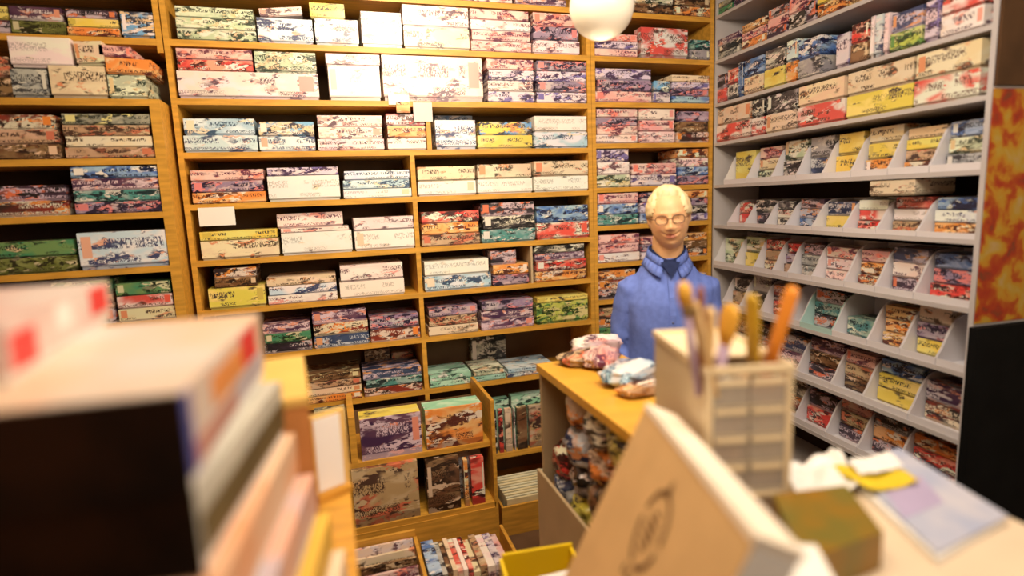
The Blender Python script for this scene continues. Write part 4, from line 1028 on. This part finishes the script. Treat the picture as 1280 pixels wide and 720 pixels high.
# lips and cheeks carry their own colour
src = bs.inputs['Base Color'].links[0].from_socket
tc = nt.nodes.new('ShaderNodeTexCoord')
def patch_mask(c, r, soft):
    vs = nt.nodes.new('ShaderNodeVectorMath'); vs.operation = 'SUBTRACT'; nt.links.new(tc.outputs['Object'], vs.inputs[0]); vs.inputs[1].default_value = c
    dv = nt.nodes.new('ShaderNodeVectorMath'); dv.operation = 'DIVIDE'; nt.links.new(vs.outputs[0], dv.inputs[0]); dv.inputs[1].default_value = r
    ln = nt.nodes.new('ShaderNodeVectorMath'); ln.operation = 'LENGTH'; nt.links.new(dv.outputs[0], ln.inputs[0])
    mr = nt.nodes.new('ShaderNodeMapRange'); mr.inputs[1].default_value = 1.0; mr.inputs[2].default_value = 1.0-soft; nt.links.new(ln.outputs['Value'], mr.inputs[0]); return mr.outputs[0]
def over(src, mask, col, k):
    mx = nt.nodes.new('ShaderNodeMix'); mx.data_type = 'RGBA'; nt.links.new(src, mx.inputs['A']); mx.inputs['B'].default_value = (*col, 1)
    mu = nt.nodes.new('ShaderNodeMath'); mu.operation = 'MULTIPLY'; nt.links.new(mask, mu.inputs[0]); mu.inputs[1].default_value = k; nt.links.new(mu.outputs[0], mx.inputs['Factor']); return mx.outputs['Result']
src = over(src, patch_mask(hp((0, -.095, -.066)), (.026, .04, .012), .35), (.50, .13, .09), .8)
for s in (-1, 1): src = over(src, patch_mask(hp((s*.042, -.085, -.030)), (.024, .05, .022), .9), (.74, .30, .20), .45)
nt.links.new(src, bs.inputs['Base Color'])
body = mb.build('body', skin, man)
baked(body, [('REMESH', dict(mode='VOXEL', voxel_size=.0036)), ('SMOOTH', dict(factor=.5, iterations=3))])
# teeth line, eyes
sclera = mat('eye_white', (.78, .72, .66), .2, .5, .03, 30); iris = mat('iris', (.05, .05, .06), .2, .5, .2, 60)
for s in (-1, 1):
    c = Vector((s*.030, -.0690, .003))
    b = MB(); prof = [(.0112*math.sin(math.pi*k/14), -.0112*math.cos(math.pi*k/14)) for k in range(15)]
    b.lathe(prof, 20); e = b.build('eye', sclera, man); e.location = hp(c)
    b = MB(); b.lathe([(0, 0), (.0052, .0), (.0050, .0012), (0, .0018)], 16); i_ = b.build('iris', iris, e); i_.rotation_euler = (math.pi/2, 0, math.radians(-6)); i_.location = HROT @ Vector((0, -.0102, 0))
# hair
hairm = mat('pale_blond_hair', (.82, .68, .42), .6, .3, .25, 60, stretch=(1, 1, .25), col2=(.72, .54, .28), bump=.5)
def hair_amt(d):
    x, y, z = d
    if y < -.05:                                   # hairline over the forehead
        lim = .60-.05*math.cos(x*6)+.25*max(0, abs(x)-.55)*-4
        lim = .80 - 1.9*max(0, abs(x)-.38)
        lim = max(lim, .12)
        return max(0, min(1, (z-lim)/.10))
    lim = -.45 if y > .35 else (-.05 - .40*max(0, y)/.35)
    if y < .12: lim = -.02
    return max(0, min(1, (z-lim)/.12))
hb = MB(); NU2, NV2 = 96, 72
for layer in (0, 1):
    for j in range(NV2+1):
        th = math.pi*j/NV2
        for i in range(NU2):
            ph = 2*math.pi*i/NU2
            d = Vector((math.sin(th)*math.sin(ph), -math.sin(th)*math.cos(ph), math.cos(th)))
            am = hair_amt(d); n_ = noise.noise(d*7)*.5+noise.noise(d*18)*.25
            off = -.006 if layer else (-.004+am*(.013+.006*n_+.006*max(0, d.z)))
            q = head_pt(d, off if off != 0 else .0001)
            hb.v.append(tuple(hp(q)))
L1 = (NV2+1)*NU2
for layer in (0, 1):
    for j in range(NV2):
        for i in range(NU2):
            i2 = (i+1) % NU2
            q = (layer*L1+j*NU2+i, layer*L1+(j+1)*NU2+i, layer*L1+(j+1)*NU2+i2, layer*L1+j*NU2+i2)
            hb.f.append(q if layer == 0 else q[::-1]); hb.uv.append([(0, 0)]*4); hb.mi.append(0); hb.sm.append(True)
hair = hb.build('hair', hairm, man)
bm = bmesh.new(); bm.from_mesh(hair.data)
# keep only where there is hair
inv = HROT.inverted()
dead = []
for v in bm.verts:
    d = (inv @ (v.co-HC)); d = Vector((d.x/.0735, d.y/.094, d.z/.122)).normalized()
    th_ = Vector((d.x*.0735, d.y*.094, d.z*.122)).normalized()
    if hair_amt(th_) <= 0.0: dead.append(v)
bmesh.ops.delete(bm, geom=dead, context='VERTS'); bm.to_mesh(hair.data); bm.free()
brow = MB()
for s in (-1, 1): brow.tube([hp((s*.014, -.0905, .026)), hp((s*.030, -.0880, .031)), hp((s*.046, -.0760, .026))], [(.003, .003), (.0045, .0035), (.002, .002)], 8)
brow.build('eyebrow', hairm, man)
# glasses
gm = mat('brown_spectacle_rim', (.16, .07, .04), .3, .5, .2, 30)
gl = empty('glasses', (0, 0, 0)); gl.parent = man
def rimpts(s, n=22):
    o_ = []
    for k in range(n+1):
        a = 2*math.pi*k/n; ca, sa = math.cos(a), math.sin(a)
        x_ = s*.033+.0235*abs(ca)**.7*math.copysign(1, ca); z_ = .000+.0165*abs(sa)**.75*math.copysign(1, sa)
        o_.append(hp((x_, -.1015+.010*(abs(x_)/.055)**2, z_)))
    return o_
lens = bpy.data.materials.new('spectacle_lens'); lens.use_nodes = True; nt = lens.node_tree; nt.nodes.clear()
out = nt.nodes.new('ShaderNodeOutputMaterial'); t_ = nt.nodes.new('ShaderNodeBsdfTransparent'); g_ = nt.nodes.new('ShaderNodeBsdfGlossy'); g_.inputs['Roughness'].default_value = .03; m_ = nt.nodes.new('ShaderNodeMixShader'); m_.inputs[0].default_value = .08
nt.links.new(t_.outputs[0], m_.inputs[1]); nt.links.new(g_.outputs[0], m_.inputs[2]); nt.links.new(m_.outputs[0], out.inputs['Surface'])
for s in (-1, 1):
    b = MB(); b.tube(rimpts(s), .0018, 8, cap=False); b.build('rim', gm, gl)
    b = MB(); rp = rimpts(s)[:-1]; b.quad(rp); b.build('lens', lens, gl)
    b = MB(); b.tube([hp((s*.057, -.092, .004)), hp((s*.074, -.070, .006)), hp((s*.080, -.02, .008)), hp((s*.080, .012, .004)), hp((s*.078, .024, -.010))], .0016, 8); b.build('temple', gm, gl)
b = MB(); b.tube([hp((-.010, -.1015, .003)), hp((0, -.1045, .006)), hp((.010, -.1015, .003))], .0013, 8); b.build('bridge', gm, gl)
# shirt
shirtm = mat('blue_shirt_cloth', (.14, .21, .60), .75, .2, .12, 40, col2=(.12, .18, .53), bump=.06)
nvy = mat('navy_collar_lining', (.02, .03, .09), .8, .1, .2, 40)
sb = MB()
ringbody(sb, [(.88, 0, .01, .186, .145), (.98, 0, .01, .180, .142), (1.10, 0, 0, .172, .138), (1.24, 0, -.004, .176, .142), (1.33, 0, .0, .176, .135), (1.385, 0, .005, .160, .118), (1.43, 0, .010, .138, .100), (1.465, 0, .012, .118, .088), (1.495, 0, .012, .092, .080), (1.515, 0, .012, .080, .074)])
for s in (-1, 1):
    sb.tube([(s*.09, .01, 1.392)]+SH[s][:4]+[(s*.200, -.052, .925)], [.066, .070, .064, .055, .050, .046], 24)
shirt = sb.build('shirt', shirtm, man)
baked(shirt, [('REMESH', dict(mode='VOXEL', voxel_size=.007)), ('SMOOTH', dict(factor=.6, iterations=8))])
for v in shirt.data.vertices:                      # folds in the cloth
    c = v.co; arm = abs(c.x) > .175
    f = noise.noise(Vector((c.x*7, c.y*7, c.z*(16 if arm else 5)+c.x*8)))*.010+noise.noise(Vector((c.x*16, c.y*16, c.z*10)))*.004
    fade = max(0, min(1, (1.48-c.z)/.06)); v.co = c+v.normal*f*fade
cb_ = MB()
def collar_pt(a, r, z): return Vector((r*1.02*math.sin(a), .004-r*.98*math.cos(a), z))
for s in (-1, 1):
    g = []
    for i in range(13):
        t = i/12; a = s*(.34+t*(math.pi-.34))
        zt_ = 1.568-.058*(1-t)**2; zb_ = 1.484-.006*(1-t)**2 - .040*max(0, 1-t*3.2)
        up_ = collar_pt(a, .076, zt_); mid = collar_pt(a, .086, (zt_+zb_)/2); lo_ = collar_pt(a, .104+.018*max(0, 1-t*3.2), zb_)
        g.append((up_, mid, lo_))
    for i in range(12):
        for k in range(2):
            q = [g[i][k], g[i+1][k], g[i+1][k+1], g[i][k+1]]; cb_.quad(q, smooth=True)
col_ = cb_.build('collar', [shirtm], shirt); sd_ = col_.modifiers.new('t', 'SOLIDIFY'); sd_.thickness = .004; sd_.offset = 1
ib = MB()
g = [(collar_pt(2*math.pi*i/32, .074, 1.478-.03*max(0, math.cos(2*math.pi*i/32))**3), collar_pt(2*math.pi*i/32, .0745, 1.562-.052*max(0, math.cos(2*math.pi*i/32))**2)) for i in range(33)]
for i in range(32): ib.quad([g[i][0], g[i+1][0], g[i+1][1], g[i][1]], smooth=True)
il = ib.build('collar_lining', nvy, shirt); il['label'] = 'dark navy inner collar'; sd_ = il.modifiers.new('t', 'SOLIDIFY'); sd_.thickness = .003
vb = MB()
vb.quad([(-.040, -.079, 1.500), (.0, -.118, 1.440), (.040, -.079, 1.500), (0, -.072, 1.505)]); v_ = vb.build('neck_opening', nvy, shirt); v_['label'] = 'navy triangle at the open neck'
pk_ = MB()
def front_y(z):                                    # front of the trunk at height z
    best = 0
    for v in shirt.data.vertices:
        if abs(v.co.x) < .014 and abs(v.co.z-z) < .012 and v.co.y < best: best = v.co.y
    return best
zz = [1.44, 1.36, 1.29, 1.22, 1.15, 1.08, 1.0, .92]
fy = [front_y(z_)-.0015 for z_ in zz]
for i in range(len(zz)-1):
    pk_.quad([(-.013, fy[i+1], zz[i+1]), (.013, fy[i+1], zz[i+1]), (.013, fy[i], zz[i]), (-.013, fy[i], zz[i])])
pl_ = pk_.build('placket', shirtm, shirt); sd_ = pl_.modifiers.new('t', 'SOLIDIFY'); sd_.thickness = .002; sd_.offset = 1
btn = mat('shirt_button', (.10, .12, .28), .3, .5, .1, 30)
for z_, y_ in zip(zz[:-1], fy[:-1]):
    b = MB(); b.lathe([(0, 0), (.005, 0), (.005, .0015), (0, .002)], 12); o = b.build('button', btn, shirt); o.location = (0, y_-.0015, z_-.03); o.rotation_euler = (math.pi/2, 0, 0)
trm = mat('dark_trousers', (.03, .03, .04), .8, .2, .2, 30)
tb_ = MB(); ringbody(tb_, [(.80, 0, .01, .16, .118), (.88, 0, .01, .178, .128), (.99, 0, .01, .172, .124)])
for s in (-1, 1): tb_.tube([(s*.088, .01, .90), (s*.10, .0, .72), (s*.105, .0, .50), (s*.108, .02, .30), (s*.11, .028, .08)], [.100, .088, .072, .066, .060], 24)
tr_ = tb_.build('trousers', trm, man); baked(tr_, [('REMESH', dict(mode='VOXEL', voxel_size=.009)), ('SMOOTH', dict(factor=.5, iterations=5))])
for s in (-1, 1):
    b = MB(); b.tube([(s*.11, .075, .05), (s*.112, .04, .052), (s*.114, -.04, .048), (s*.121, -.13, .036), (s*.123, -.185, .03)], [(.030, .035), (.044, .042), (.044, .042), (.050, .034), (.034, .024)], 20); o = b.build('shoe', mat('dark_shoe', (.04, .02, .015), .35, .5, .2, 20), man)
